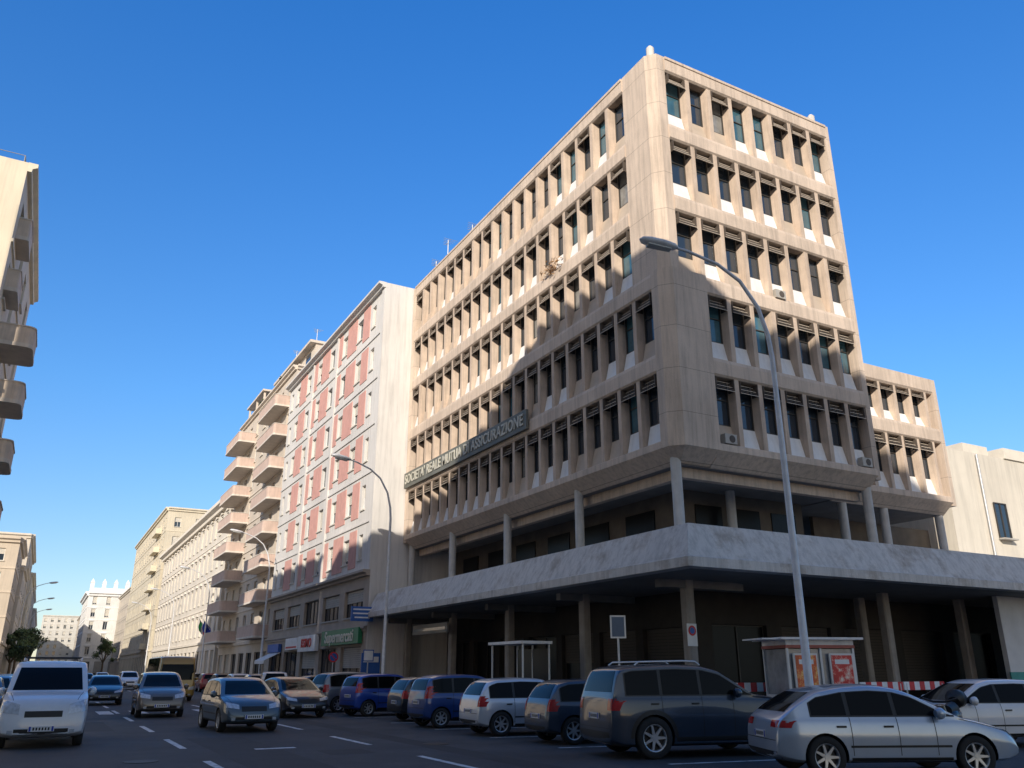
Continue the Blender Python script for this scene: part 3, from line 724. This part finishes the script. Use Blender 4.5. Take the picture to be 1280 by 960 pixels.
    patch('grille', TRIM, lambda u, v: (hw * .42 * (2*u - 1), hl[2] - .06 + .13 * v), 8, 3, 'F')
    patch('air_intake', TRIM, lambda u, v: (hw * .6 * (2*u - 1), .3 + .12 * v), 8, 2, 'F')
    patch('rear_bumper_trim', TRIM, lambda u, v: (hw * .8 * (2*u - 1), .3 + (.2 if cladding else .1) * v), 8, 2, 'R')
    patch('tailgate_seam', TRIM, lambda u, v: (hw * .78 * (2*u - 1), .56 + .012 * v), 10, 1, 'R', .003)
    if key != 'bus':
        bx = gx1 + .12
        for sy in (-1, 1):
            patch('bonnet_seam', TRIM, lambda u, v: (bx + (L - .2 - bx) * u, sy * (hw * (.84 - .12 * u) + .006 * (2 * v - 1))), 10, 1, 'T', .003)
    for ax in ('y+', 'y-'):
        lo = xw[0] + wr + .09, xw[1] - wr - .09
        patch('sill', TRIM, lambda u, v: (lo[0] + (lo[1] - lo[0])*u, .24 + (.16 if cladding else .07) * v), 10, 2, ax)
        if not cladding: patch('side_moulding', TRIM, lambda u, v: (lo[0] + (lo[1] - lo[0])*u, .46 + .035 * v), 10, 1, ax)
        for dx in [p for p in pillars] + [gx1 - .42]:
            patch('door_seam', TRIM, lambda u, v: (dx + .012 * (u - .5), .34 + (belt - .3) * v), 1, 10, ax, .003)
        if cladding:
            for x in xw:
                patch('wheel_arch_trim', TRIM, lambda u, v: (x - cos(u * pi) * (wr + .05 + .08 * v), wr + sin(u * pi) * (wr + .05 + .08 * v)), 18, 1, ax, .006)
    for sy in (-1, 1):
        for dx in [p for p in pillars]:
            h, nr, _, _ = bvh.ray_cast(Vector((dx + .14 - .3, sy*3, belt - .1)), Vector((0, -sy, 0)))
            if h:
                ex = MB(); ex.box(h.x - .08, h.x + .08, h.y - .02, h.y + .02, h.z - .015, h.z + .015, TRIM); parts.append(('door_handle', ex.mesh('door_handle')))
    for sy in (-1, 1):
        mm = MB(); x = gx1 - .38; y = sy * (hw + .06); z = belt + .1
        mm.tube([(x - .04, y, z), (x, y, z), (x + .07, y, z), (x + .12, y, z)], [.06, .1, .09, .04], RIM, 10); mm.box(x, x + .05, min(y, sy * hw * .9), max(y, sy * hw * .9), z - .06, z - .02, TRIM)
        parts.append(('wing_mirror', mm.mesh('wing_mirror')))
    for ax, zz in (('F', .42), ('R', tl[2] - .12)):
        o, d = (Vector((L + 1, 0, zz)), Vector((-1, 0, 0))) if ax == 'F' else (Vector((-1, 0, zz)), Vector((1, 0, 0)))
        h, _, _, _ = bvh.ray_cast(o, d); s = 1 if ax == 'F' else -1
        pm = MB(); x = h.x + s * .02
        pm.box(min(h.x, x), max(h.x, x), -.26, .26, zz - .055, zz + .055, PLATE)
        for yy in (-.245, .205): pm.box(min(x, x + s*.004), max(x, x + s*.004), yy, yy + .04, zz - .05, zz + .05, PLB)
        for q in range(6): pm.box(min(x, x + s*.003), max(x, x + s*.003), -.17 + q * .06, -.135 + q * .06, zz - .03, zz + .03, TRIM)
        parts.append(('licence_plate', pm.mesh('licence_plate')))
    if rails:
        for sy in (-1, 1):
            rm = MB(); rx = [gx0 + .3, gx0 + .4, (gx0 + gx1)/2, gx1 - 1.1, gx1 - 1.0]
            if key == 'van': rx = [.5, .6, 1.4, 2.3, 2.4]
            rm.tube([(x, sy * (hw * .7), lin(prof, x) + (.0 if i in (0, 4) else .06)) for i, x in enumerate(rx)], .02, RIM, 6)
            parts.append(('roof_rail', rm.mesh('roof_rail')))
        if key == 'van':
            for x in (.9, 2.1):
                rm = MB(); rm.tube([(x, -hw * .7, 1.96), (x, hw * .7, 1.96)], .02, TRIM, 6); parts.append(('roof_bar', rm.mesh('roof_bar')))
    CT[key] = dict(L=L, W=W, body=fin, parts=parts, wr=wr, xw=xw, wheels=wheel_meshes(wr))
car_type('hatch', 3.9, 1.68, 1.47, [(0, .45), (.015, .6), (.05, .9), (.1, 1.0), (.22, 1.2), (.36, 1.37), (.6, 1.44), (1.3, 1.47), (1.9, 1.455), (2.2, 1.39), (2.6, 1.18), (3.0, .98), (3.35, .91), (3.65, .82), (3.82, .7), (3.9, .45)],
         .9, .31, (.66, 3.1), (.36, 2.92), [1.05, 1.85], (1.0, 1.36), (1.02, 1.34), (.5, .9, .62, .76), (.74, .95, .74, 1.0))
car_type('compact', 4.17, 1.73, 1.44, [(0, .45), (.015, .6), (.05, .84), (.14, .95), (.4, 1.14), (.75, 1.33), (1.2, 1.41), (1.7, 1.435), (2.1, 1.41), (2.4, 1.33), (2.85, 1.1), (3.2, .93), (3.6, .85), (3.95, .74), (4.1, .62), (4.17, .45)],
         .88, .32, (.8, 3.33), (.62, 3.1), [1.25, 2.05], (.97, 1.33), (1.0, 1.3), (.5, .9, .58, .69), (.5, .95, .76, .87))
car_type('suv', 4.45, 1.92, 1.78, [(0, .5), (.015, .8), (.04, 1.08), (.09, 1.2), (.17, 1.48), (.26, 1.68), (.5, 1.75), (1.5, 1.79), (2.1, 1.77), (2.5, 1.68), (2.9, 1.44), (3.25, 1.22), (3.65, 1.16), (4.15, 1.08), (4.39, .95), (4.45, .5)],
         1.12, .39, (.92, 3.56), (.36, 3.15), [1.12, 2.02], (1.26, 1.66), (1.24, 1.64), (.52, .92, .84, .96), (.7, .96, .9, 1.12), rails=True, cladding=True, kt=.22, corner=.1)
car_type('van', 4.3, 1.8, 1.87, [(0, .45), (.02, .8), (.05, 1.3), (.08, 1.65), (.15, 1.85), (.6, 1.88), (1.8, 1.89), (2.5, 1.87), (2.75, 1.79), (3.1, 1.5), (3.42, 1.2), (3.8, 1.12), (4.12, 1.03), (4.27, .88), (4.3, .45)],
         1.08, .32, (.75, 3.5), (2.1, 3.35), [2.15], (1.22, 1.72), (1.2, 1.65), (.55, .95, .72, .98), (.85, .96, .7, 1.2), rails=True, kt=.14, corner=.08)
car_type('mpv', 4.05, 1.7, 1.6, [(0, .45), (.015, .7), (.05, 1.0), (.1, 1.15), (.2, 1.38), (.34, 1.53), (.7, 1.59), (1.5, 1.61), (2.1, 1.58), (2.45, 1.48), (2.9, 1.2), (3.25, 1.02), (3.6, .94), (3.85, .82), (4.0, .68), (4.05, .45)],
         .97, .31, (.7, 3.25), (.36, 3.15), [1.1, 1.95], (1.08, 1.5), (1.1, 1.5), (.5, .9, .66, .82), (.78, .95, .8, 1.1), kt=.3)
car_type('small', 3.55, 1.6, 1.54, [(0, .45), (.015, .7), (.04, 1.0), (.09, 1.12), (.18, 1.36), (.28, 1.48), (.6, 1.53), (1.4, 1.55), (1.9, 1.52), (2.15, 1.45), (2.5, 1.2), (2.75, 1.02), (3.1, .94), (3.4, .84), (3.52, .7), (3.55, .45)],
         .95, .29, (.55, 2.9), (.3, 2.68), [.95, 1.7], (1.05, 1.44), (1.08, 1.44), (.5, .92, .64, .8), (.8, .95, .85, 1.2), kt=.24, corner=.12)
car_type('bus', 7, 2.2, 2.45, [(0, .6), (.03, 1.2), (.06, 2.0), (.15, 2.3), (.4, 2.43), (2, 2.45), (4, 2.45), (6.2, 2.45), (6.7, 2.40), (6.85, 2.2), (6.92, 1.7), (6.97, 1.2), (7, .6)],
         1.1, .42, (1.6, 5.6), (.4, 6.6), [2, 3.6, 5.2], (1.15, 2.0), (1.3, 2.0), (.6, .9, .6, .78), (.7, .9, .8, 1.2), kt=.1)
def car(key, col, x, y, th, label, group=None, cat='car', name='parked_car'):
    T = CT[key]; e = root(name, (x, y, 0), label, cat, group, radians(th)); L = T['L']
    def ch(nm, me, loc, par, pslot=None):
        o = bpy.data.objects.new(nm, me); COL.objects.link(o); o.parent = par; o.location = loc
        if pslot is not None: o.material_slots[pslot].link = 'OBJECT'; o.material_slots[pslot].material = col
        return o
    ch('body', T['body'], (-L/2, 0, 0), e, 1)
    for nm, me in T['parts']:
        ch(nm, me, (-L/2, 0, 0), e, 0 if nm == 'wing_mirror' else None)
    for wx in T['xw']:
        for sy in (-1, 1):
            w = bpy.data.objects.new('wheel', None); COL.objects.link(w); w.parent = e
            w.location = (wx - L/2, sy * (T['W']/2 - .115), T['wr']); w.empty_display_size = .1
            ch('tyre', T['wheels'][0], (0, 0, 0), w); ch('rim', T['wheels'][1], (0, 0, 0), w)
    return e
SILV = paint('silver', (.46, .52, .60), .4, .3); DGREY = paint('dark_slate', (.035, .055, .09), .2); BLK = paint('black', (.012, .014, .02), .1)
SUVC = paint('slate_blue', (.022, .036, .062), .1)
LSIL = paint('light_silver', (.60, .63, .68), .3); DBL = paint('navy', (.015, .055, .22), .2); BLUE = paint('blue', (.02, .07, .38), .2)
WHITE = paint('white', (.75, .76, .78), 0., .3); BRN = paint('bronze', (.18, .155, .13), .4); GRYB = paint('grey_green', (.085, .12, .15), .3)
GREY = paint('grey', (.2, .22, .25), .4); REDP = paint('red', (.3, .02, .02), .2)
G1 = 'cars parked at an angle along the kerb'
car('compact', SILV, 13.0, 10.5, -25, 'silver hatchback parked at an angle beside the road', G1)
car('suv', SUVC, 12.4, 14.7, -12, 'large dark slate sport utility vehicle parked nose in', G1)
car('hatch', DGREY, 12.7, 18.3, -6, 'small dark grey hatchback parked beside larger vehicle', G1)
car('hatch', LSIL, 12.4, 21.5, -4, 'light silver hatchback parked nose in', G1)
car('small', DBL, 12.2, 25.3, 0, 'small navy blue hatchback parked nose in', G1)
car('hatch', BLK, 13.0, 28.8, 0, 'black hatchback parked nose in', G1)
car('small', BLUE, 12.4, 33.0, 8, 'bright blue small car parked nose in', G1)
car('mpv', GREY, 12.4, 36.6, 8, 'grey small car parked nose in', G1)
car('hatch', BLK, 12.4, 40.2, 5, 'black small car parked nose in', G1)
car('mpv', WHITE, 12.3, 52, 80, 'white car parked beside shops', G1)
car('hatch', GREY, 12.6, 58, 85, 'grey car parked beside shops', G1)
car('hatch', WHITE, 12.6, 64, 88, 'white car parked beside shops', G1)
car('hatch', BLK, 12.6, 70, 88, 'black car parked beside shops', G1)
car('hatch', REDP, 12.6, 76, 88, 'red car parked beside shops', G1)
car('hatch', WHITE, 19.6, 13.0, 160, 'white hatchback parked on the side street', G1)
car('small', WHITE, 24.3, 12.6, 165, 'white small car parked on the side street', G1)
G2 = 'cars driving up the street'
car('van', WHITE, .3, 24.6, -91, 'white compact van with roof bars driving', G2, 'van', 'van')
car('hatch', GRYB, 5.5, 27.3, -88, 'grey green older hatchback driving in middle lane', G2, name='car')
car('mpv', BRN, 4.3, 36.8, -92, 'bronze people carrier driving behind another car', G2, name='car')
car('compact', BLK, 3.2, 50.5, -92, 'black saloon car driving in traffic', G2, name='car')
car('compact', BLK, 8.8, 34.0, -86, 'black hatchback driving near parked cars', G2, name='car')
car('bus', paint('amber', (.4, .24, .04), .1), 7.0, 56, -90, 'amber and dark minibus driving in traffic', G2, 'bus', 'bus')
for x, y, c, k in ((-.9, 75, GREY, 'hatch'), (3.5, 82, BLK, 'hatch'), (7.5, 88, WHITE, 'mpv'), (3, 105, WHITE, 'hatch'), (7, 118, GREY, 'hatch'), (.2, 125, BLK, 'mpv')):
    car(k, c, x, y, -90, 'distant car driving along the street', G2, name='car')
for y, c in ((34.5, DGREY), (40.5, GREY), (46.5, BLK), (53, WHITE), (60, GREY)):
    car('hatch', c, -1.7 if y < 36 else -1.5, y, -90, 'car parked along the far kerb', 'cars parked along the opposite kerb')
for y, c in ((84, GREY), (90, WHITE), (96, BLK), (103, BLUE), (110, WHITE), (118, GREY)):
    car('hatch', c, 12.9, y, -90, 'car parked along the kerb', G1)

# scooter
sc = root('scooter', (17.6, 12.3, 0), 'black scooter with top case parked by cars', 'scooter', rot=radians(200))
m = MB()
m.tube([(-.75, 0, .62), (-.5, 0, .72), (-.1, 0, .7), (0, 0, .42), (.3, 0, .36), (.42, 0, .6), (.5, 0, .95)], [.09, .17, .17, .13, .13, .14, .1], BLK, 12)
m.build('body', sc, (0, 0, 0)); m = MB(); m.tube([(-.7, 0, .84), (-.4, 0, .87), (0, 0, .83)], [.08, .14, .1], TRIM, 10); m.build('seat', sc, (0, 0, 0))
m = MB(); m.tube([(.42, -.34, 1.08), (.5, -.12, 1.02), (.5, .12, 1.02), (.42, .34, 1.08)], .025, TRIM, 8); m.build('handlebar', sc, (0, 0, 0))
m = MB(); m.tube([(-1.05, 0, 1.02), (-1.0, 0, 1.05), (-.72, 0, 1.05), (-.66, 0, 1.0)], [.12, .2, .2, .12], TRIM, 12); m.build('top_case', sc, (0, 0, 0))
tyr, rim = wheel_meshes(.24, .12)
for wx in (-.65, .68):
    w = bpy.data.objects.new('wheel', None); COL.objects.link(w); w.parent = sc; w.location = (wx, 0, .24)
    for nm, me in (('tyre', tyr), ('rim', rim)):
        o = bpy.data.objects.new(nm, me); COL.objects.link(o); o.parent = w
m = MB(); m.tube([(.5, 0, .95), (.68, 0, .24)], .04, METAL, 8); m.build('fork', sc, (0, 0, 0))

# ================================================================== street lamps
LENS = mat('lamp_lens', (.5, .5, .45), .2, var=.1)
pm = MB(); pm.tube([(0, 0, .1), (0, 0, 1.2), (0, 0, 1.25), (0, 0, 6), (0, 0, 9.4)] + [(-.05, 0, 10.0), (-.25, 0, 10.8), (-.7, 0, 11.55), (-1.3, 0, 12.0), (-2.1, 0, 12.3), (-2.6, 0, 12.42)],
        [.125, .12, .10, .08, .06, .058, .052, .048, .045, .04, .036], LAMPW, 14)
pm.tube([(0, 0, .1), (0, 0, .35)], .17, LAMPW, 12)
LP = pm.mesh('post')
hm_ = MB()
hm_.M = Matrix.Translation((-2.9, 0, 12.46)) @ Matrix.Rotation(radians(8), 4, 'Y') @ Matrix.Diagonal((1, .5, .32, 1))
hm_.tube([(.5, 0, 0), (.4, 0, 0), (.1, 0, .0), (-.3, 0, 0), (-.5, 0, 0), (-.58, 0, 0)], [.1, .26, .36, .36, .26, .06], LAMPW, 16)
LH = hm_.mesh('lamp_head')
ll = MB(); ll.M = hm_.M; ll.prism([(.3, -.2), (.3, .2), (-.35, .25), (-.35, -.25)], -.42, -.3, LENS); LLN = ll.mesh('lamp_lens')
def lamp(x, y, rot, h=1.0, label='tall grey curved-arm street lamp on pavement'):
    e = root('street_lamp', (x, y, 0), label, 'street lamp', 'tall street lamps along the road', rot); e.scale = (h, h, h)
    for nm, me in (('post', LP), ('lamp_head', LH), ('lamp_lens', LLN)):
        o = bpy.data.objects.new(nm, me); COL.objects.link(o); o.parent = e
lamp(15.75, 14.4, radians(-18), 1.01)
for y in (41.8, 69.8, 98.5, 127, 155): lamp(15.4, y, 0)
for y in (124, 152, 180): lamp(-3.0, y, pi)

# ================================================================== kiosk etc.
kx, ky = 19.1, 17.4
ki = root('kiosk', (kx, ky, .12), 'small white street kiosk with red trim and advertising posters', 'kiosk', rot=radians(-20))
KR = mat('kiosk_red_trim', (.42, .12, .09), .6, var=.2, scale=4)
m = MB(); m.box(-1.0, 1.0, -.75, .75, 0, .9, mat('kiosk_panel', (.7, .69, .67), .6, var=.15)); m.box(-.95, .95, -.7, .7, .9, 2.1, mat('kiosk_glass', (.3, .31, .32), .15, var=.3, scale=2))
for sx in (-1.0, -.03, .94):
    for sy in (-.75, .69): m.box(sx, sx + .06, sy, sy + .06, .9, 2.12, WFRAME)
m.build('body', ki, (0, 0, 0))
m = MB(); m.box(-1.2, 1.2, -.95, .95, 2.34, 2.40, WPANEL); m.box(-1.02, 1.02, -.77, .77, 2.12, 2.20, KR); m.box(-1.0, 1.0, -.75, .75, 2.20, 2.34, WPANEL); m.box(-1.7, -1.21, -.8, .5, 2.34, 2.38, WPANEL); m.build('roof', ki, (0, 0, 0))
PO1 = mat('poster_orange', (.72, .12, .03), .4, var=.3, scale=4, col2=(.8, .62, .2), patch=4); PO2 = mat('poster_red', (.65, .03, .03), .4, var=.3, scale=4, col2=(.7, .6, .5), patch=4)
for a, b, pmat in ((-.85, -.15, PO1), (.2, .9, PO2)):
    m = MB(); m.box(a, b, -.82, -.76, .85, 1.98, WFRAME); m.box(a + .05, b - .05, -.835, -.82, .9, 1.93, pmat); m.box(a + .14, b - .14, -.839, -.835, 1.7, 1.82, WHT); m.build('poster', ki, (0, 0, 0))
bar_r = mat('barrier_red', (.6, .03, .03), .5); bar_w = mat('barrier_white', (.78, .78, .78), .5)
bm_ = MB()
for i in range(8): bm_.box(-1 + i * .25, -.75 + i * .25, -.02, .02, .95, 1.2, bar_r if i % 2 else bar_w)
for i in range(8): bm_.box(-1 + i * .25, -.75 + i * .25, -.02, .02, .5, .62, bar_w if i % 2 else bar_r)
for sx in (-.9, .86): bm_.box(sx, sx + .04, -.022, .022, 0, 1.15, METAL); bm_.box(sx, sx + .04, -.25, .25, 0, .04, METAL)
BR = bm_.mesh('barrier')
for px_ in [(20.9 + i * 2.1, 18.1 + .05 * (i % 3)) for i in range(8)] + [(18.6, 19.0), (17.0, 19.2)]:
    e = bpy.data.objects.new('barrier', BR); COL.objects.link(e); e.location = (px_[0], px_[1], .12); e.rotation_euler[2] = radians(random.uniform(-4, 4))
    e['label'] = 'red and white striped road barrier on pavement'; e['category'] = 'barrier'; e['group'] = 'striped barriers in a row'
wl = root('boundary_wall', (36, 20.5, 0), 'white rendered wall with teal base under canopy edge', 'wall')
m = MB(); m.box(33.5, 46, 20.4, 20.6, .1, 4.5, mat('white_render', (.6, .6, .6), .8, var=.1, scale=1)); m.box(33.4, 46, 20.35, 20.4, .1, 1.6, mat('teal_render', (.08, .3, .27), .8, var=.2)); m.build('wall', wl)
sh = root('bus_shelter', (15.6, 28.0, .12), 'small white-roofed bus shelter on pavement', 'bus shelter')
m = MB(); m.box(-.6, .7, -1.3, 1.3, 2.45, 2.55, WPANEL); m.build('roof', sh, (0, 0, 0))
m = MB()
for yy in (-1.2, 0, 1.16): m.box(.6, .65, yy, yy + .05, 0, 2.45, WFRAME)
for yy in (-1.2, 1.16): m.box(-.5, -.45, yy, yy + .05, 0, 2.45, WFRAME)
m.build('frame', sh, (0, 0, 0)); m = MB(); m.box(.615, .63, -1.15, -.02, .3, 2.3, SGLASS); m.box(.615, .63, .06, 1.15, .3, 2.3, SGLASS); m.build('glass_panel', sh, (0, 0, 0))
SGB = mat('sign_back_blue_grey', (.10, .14, .20), .5, var=.1)
def sign_post(x, y, h, pw, ph, fm, label, rnd=False, rot=0):
    e = root('road_sign', (x, y, .12), label, 'road sign', rot=rot)
    m = MB(); m.tube([(0, 0, 0), (0, 0, h)], .035, METAL, 8); m.build('post', e, (0, 0, 0))
    m = MB()
    if rnd: 
        m.tube([(0, -.05, h - .3), (0, -.07, h - .3)], .3, RED, 24); m.tube([(0, -.07, h - .3), (0, -.075, h - .3)], .22, BLU, 24); m.M = Matrix.Translation((0, -.08, h - .3)) @ Matrix.Rotation(radians(45), 4, 'Y'); m.box(-.27, .27, -.004, .0, -.03, .03, RED)
    else: m.box(-pw/2, pw/2, -.06, -.04, h - ph, h, fm); m.box(-pw/2 + .05, pw/2 - .05, -.064, -.06, h - ph + .05, h - .05, SGB if fm != BLU else WHT)
    m.build('sign_plate', e, (0, 0, 0))
sign_post(16.0, 22.2, 3.2, .5, .7, METAL, 'blue grey rectangular sign on thin post', rot=radians(-25))
sign_post(15.5, 44.5, 2.6, .6, .6, BLU, 'blue and white parking sign on post')
sign_post(15.4, 50.5, 2.6, .6, .6, RED, 'round no parking sign on post', True)
ns = root('no_parking_sign', (18.4, 21.4, 3), 'small white no parking sign fixed to column', 'sign')
m = MB(); m.box(18.25, 18.65, 21.5, 21.52, 2.4, 3.1, WHT); m.build('plate', ns)
m = MB(); m.tube([(18.45, 21.495, 2.88), (18.45, 21.49, 2.88)], .16, RED, 20); m.tube([(18.45, 21.49, 2.88), (18.45, 21.486, 2.88)], .1, BLU, 20); m.build('disc', ns)
cs = root('canopy_sign', (18, 43, 4), 'long pale shop sign under concrete canopy', 'sign')
m = MB(); m.box(17.9, 18.0, 39.6, 44.2, 3.5, 4.0, SHUTG); m.box(17.88, 17.9, 39.8, 44, 3.65, 3.8, GREY); m.build('board', cs)
pb = root('poster_panel', (16.1, 45.4, 0), 'blue information poster panel at building corner', 'sign')
m = MB(); m.box(15.9, 17.0, 46.7, 46.8, 1.0, 2.6, BLU); m.box(16.0, 16.9, 46.68, 46.7, 2.1, 2.4, WHT); m.box(16.0, 16.9, 46.68, 46.7, 1.2, 1.45, WHT); m.build('panel', pb)
def flag(x, y, z, cols, label):
    e = root('flag', (x, y, z), label, 'flag', 'flags on angled poles')
    m = MB(); m.tube([(0, 0, 0), (-1.2, 0, 1.6)], .03, METAL, 6); m.build('pole', e, (0, 0, 0))
    m = MB(); nx = 9
    for i in range(nx):
        for j in range(6):
            def pt(a, b): return (-1.15 + a * .09 + .05 * sin(b * 1.3), .1 * sin(a * 1.1 + b * .6), 1.5 - b * .2 - a * .09)
            m.quad(pt(i, j), pt(i+1, j), pt(i+1, j+1), pt(i, j+1), cols[i * len(cols) // nx])
    m.build('cloth', e, (0, 0, 0))
FG = mat('flag_green', (.02, .25, .06), .8); FW = mat('flag_white', (.7, .7, .7), .8); FR = mat('flag_red', (.5, .02, .03), .8); FB = mat('flag_blue', (.02, .05, .35), .8)
flag(16.3, 101.5, 5.6, [FG, FW, FR], 'green white red flag on angled pole'); flag(16.3, 98.6, 5.4, [FB], 'blue flag on angled pole')

# ================================================================== trees
LEAF = mat('leaf_dark', (.035, .06, .02), .7, var=.4, scale=1.2); LEAF2 = mat('leaf_light', (.08, .12, .035), .7, var=.4, scale=1.2)
BARK = mat('bark', (.12, .09, .06), .9, var=.2)
def tree(x, y, h, r, label, nleaf=2200):
    e = root('tree', (x, y, 0), label, 'tree', 'street trees')
    rnd = random.Random(int(x * 31 + y)); m = MB(); th = h * .42
    m.tube([(0, 0, 0), (.05, 0, th * .6), (0, .08, th)], [h * .03, h * .024, h * .018], BARK, 8)
    tips = []
    for i in range(7):
        a = i * 2 * pi / 7 + rnd.random(); rr = r * rnd.uniform(.4, .8); zz = h * rnd.uniform(.6, .9)
        m.tube([(0, 0, th * .9), (rr * .5 * cos(a), rr * .5 * sin(a), (th + zz)/2), (rr * cos(a), rr * sin(a), zz)], [h * .014, h * .01, h * .004], BARK, 6); tips.append((rr * cos(a), rr * sin(a), zz))
    tips.append((0, 0, h * .9)); m.build('trunk', e, (0, 0, 0))
    m = MB()
    cl = [(t[0] + rnd.gauss(0, r * .2), t[1] + rnd.gauss(0, r * .2), t[2] + rnd.gauss(0, h * .05), r * rnd.uniform(.25, .42)) for t in tips for _ in range(3)]
    for i in range(nleaf):
        c = rnd.choice(cl); d = Vector((rnd.gauss(0, 1), rnd.gauss(0, 1), rnd.gauss(0, .8))).normalized() * c[3] * rnd.uniform(.3, 1.05)
        p = Vector(c[:3]) + d; s = rnd.uniform(.12, .24); a = Vector((rnd.gauss(0, 1), rnd.gauss(0, 1), rnd.gauss(0, 1))).normalized(); b = a.orthogonal().normalized()
        m.quad(tuple(p - a*s), tuple(p - b*s*.6), tuple(p + a*s), tuple(p + b*s*.6), LEAF if d.z < c[3] * .2 else LEAF2)
    m.build('crown', e, (0, 0, 0))
for x, y, h in ((-3.2, 122, 6.5), (-3.0, 134, 7), (-2.6, 150, 8), (-2.4, 170, 8.5), (-2, 195, 9)): tree(x, y, h, 2.0, 'dark green street tree on pavement')
tree(13.6, 235, 9, 2.2, 'dark green tree before white palace')
for y in (79, 88):
    e = root('terrace_plant', (17.3, y, 28.35), 'green potted shrub on roof terrace', 'plant', 'roof terrace plants')
    m = MB(); m.tube([(0, 0, 0), (0, 0, .5)], [.25, .35], LBAL, 10); m.build('pot', e, (0, 0, 0))
    m = MB(); rnd = random.Random(int(y))
    for i in range(200):
        p = Vector((rnd.gauss(0, .25), rnd.gauss(0, .35), .9 + rnd.gauss(0, .25))); a = Vector((rnd.gauss(0, 1), rnd.gauss(0, 1), rnd.gauss(0, 1))).normalized() * .15; b = a.orthogonal().normalized() * .1
        m.quad(tuple(p - a), tuple(p - b), tuple(p + a), tuple(p + b), LEAF2 if i % 2 else LEAF)
    m.build('foliage', e, (0, 0, 0))

# ================================================================== light & camera
AZ, EL = 42, 23
w = bpy.data.worlds.new('World'); S.world = w; w.use_nodes = True
nt = w.node_tree; bg = nt.nodes['Background']; sky = nt.nodes.new('ShaderNodeTexSky'); sky.sky_type = 'NISHITA'; sky.sun_disc = False
sky.sun_elevation = radians(EL); sky.sun_rotation = radians(180 + AZ); sky.air_density = 1.0; sky.dust_density = .3; sky.ozone_density = 2.0
tc = nt.nodes.new('ShaderNodeTexCoord'); sp = nt.nodes.new('ShaderNodeSeparateXYZ'); nt.links.new(tc.outputs['Generated'], sp.inputs[0])
rp = nt.nodes.new('ShaderNodeValToRGB'); nt.links.new(sp.outputs[2], rp.inputs[0])
rp.color_ramp.elements[0].position = 0.0; rp.color_ramp.elements[0].color = (.38, .38, .41, 1)
rp.color_ramp.elements[1].position = .7; rp.color_ramp.elements[1].color = (.13, .46, .82, 1)
e_ = rp.color_ramp.elements.new(.3); e_.color = (.24, .44, .62, 1)
e_ = rp.color_ramp.elements.new(.12); e_.color = (.32, .39, .47, 1)
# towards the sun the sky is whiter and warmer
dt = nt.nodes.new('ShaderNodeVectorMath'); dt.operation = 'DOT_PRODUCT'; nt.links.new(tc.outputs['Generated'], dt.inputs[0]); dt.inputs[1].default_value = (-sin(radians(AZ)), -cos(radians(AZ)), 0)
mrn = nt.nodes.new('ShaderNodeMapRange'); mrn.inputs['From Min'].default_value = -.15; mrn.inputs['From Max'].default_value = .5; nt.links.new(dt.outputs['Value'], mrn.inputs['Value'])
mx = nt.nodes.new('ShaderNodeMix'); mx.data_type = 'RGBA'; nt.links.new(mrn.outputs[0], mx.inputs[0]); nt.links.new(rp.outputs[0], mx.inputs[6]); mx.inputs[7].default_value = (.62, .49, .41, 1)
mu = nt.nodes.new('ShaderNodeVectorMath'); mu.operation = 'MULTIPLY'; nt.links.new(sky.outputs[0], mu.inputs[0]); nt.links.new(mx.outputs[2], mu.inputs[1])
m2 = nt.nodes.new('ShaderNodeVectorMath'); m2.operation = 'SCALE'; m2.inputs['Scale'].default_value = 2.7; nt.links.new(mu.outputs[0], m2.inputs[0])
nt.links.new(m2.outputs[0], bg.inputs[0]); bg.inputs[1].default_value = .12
sd = bpy.data.lights.new('sun', 'SUN'); sd.energy = 5.0; sd.angle = radians(.5); sd.color = (1, .905, .78)
so = bpy.data.objects.new('sun', sd); COL.objects.link(so)
dirv = Vector((-sin(radians(AZ)) * cos(radians(EL)), -cos(radians(AZ)) * cos(radians(EL)), sin(radians(EL))))
so.rotation_euler = dirv.to_track_quat('Z', 'Y').to_euler(); so.location = (0, -10, 60)
cd = bpy.data.cameras.new('camera'); co = bpy.data.objects.new('camera', cd); COL.objects.link(co)
co.location = (0, 0, 1.65); co.rotation_euler = (radians(90 + 19.35), 0, radians(-28.7)); cd.lens = 28.7; cd.sensor_width = 36; cd.clip_end = 3000; cd.clip_start = .1
S.camera = co
S.view_settings.view_transform = 'Standard'; S.view_settings.look = 'None'; S.view_settings.exposure = 0
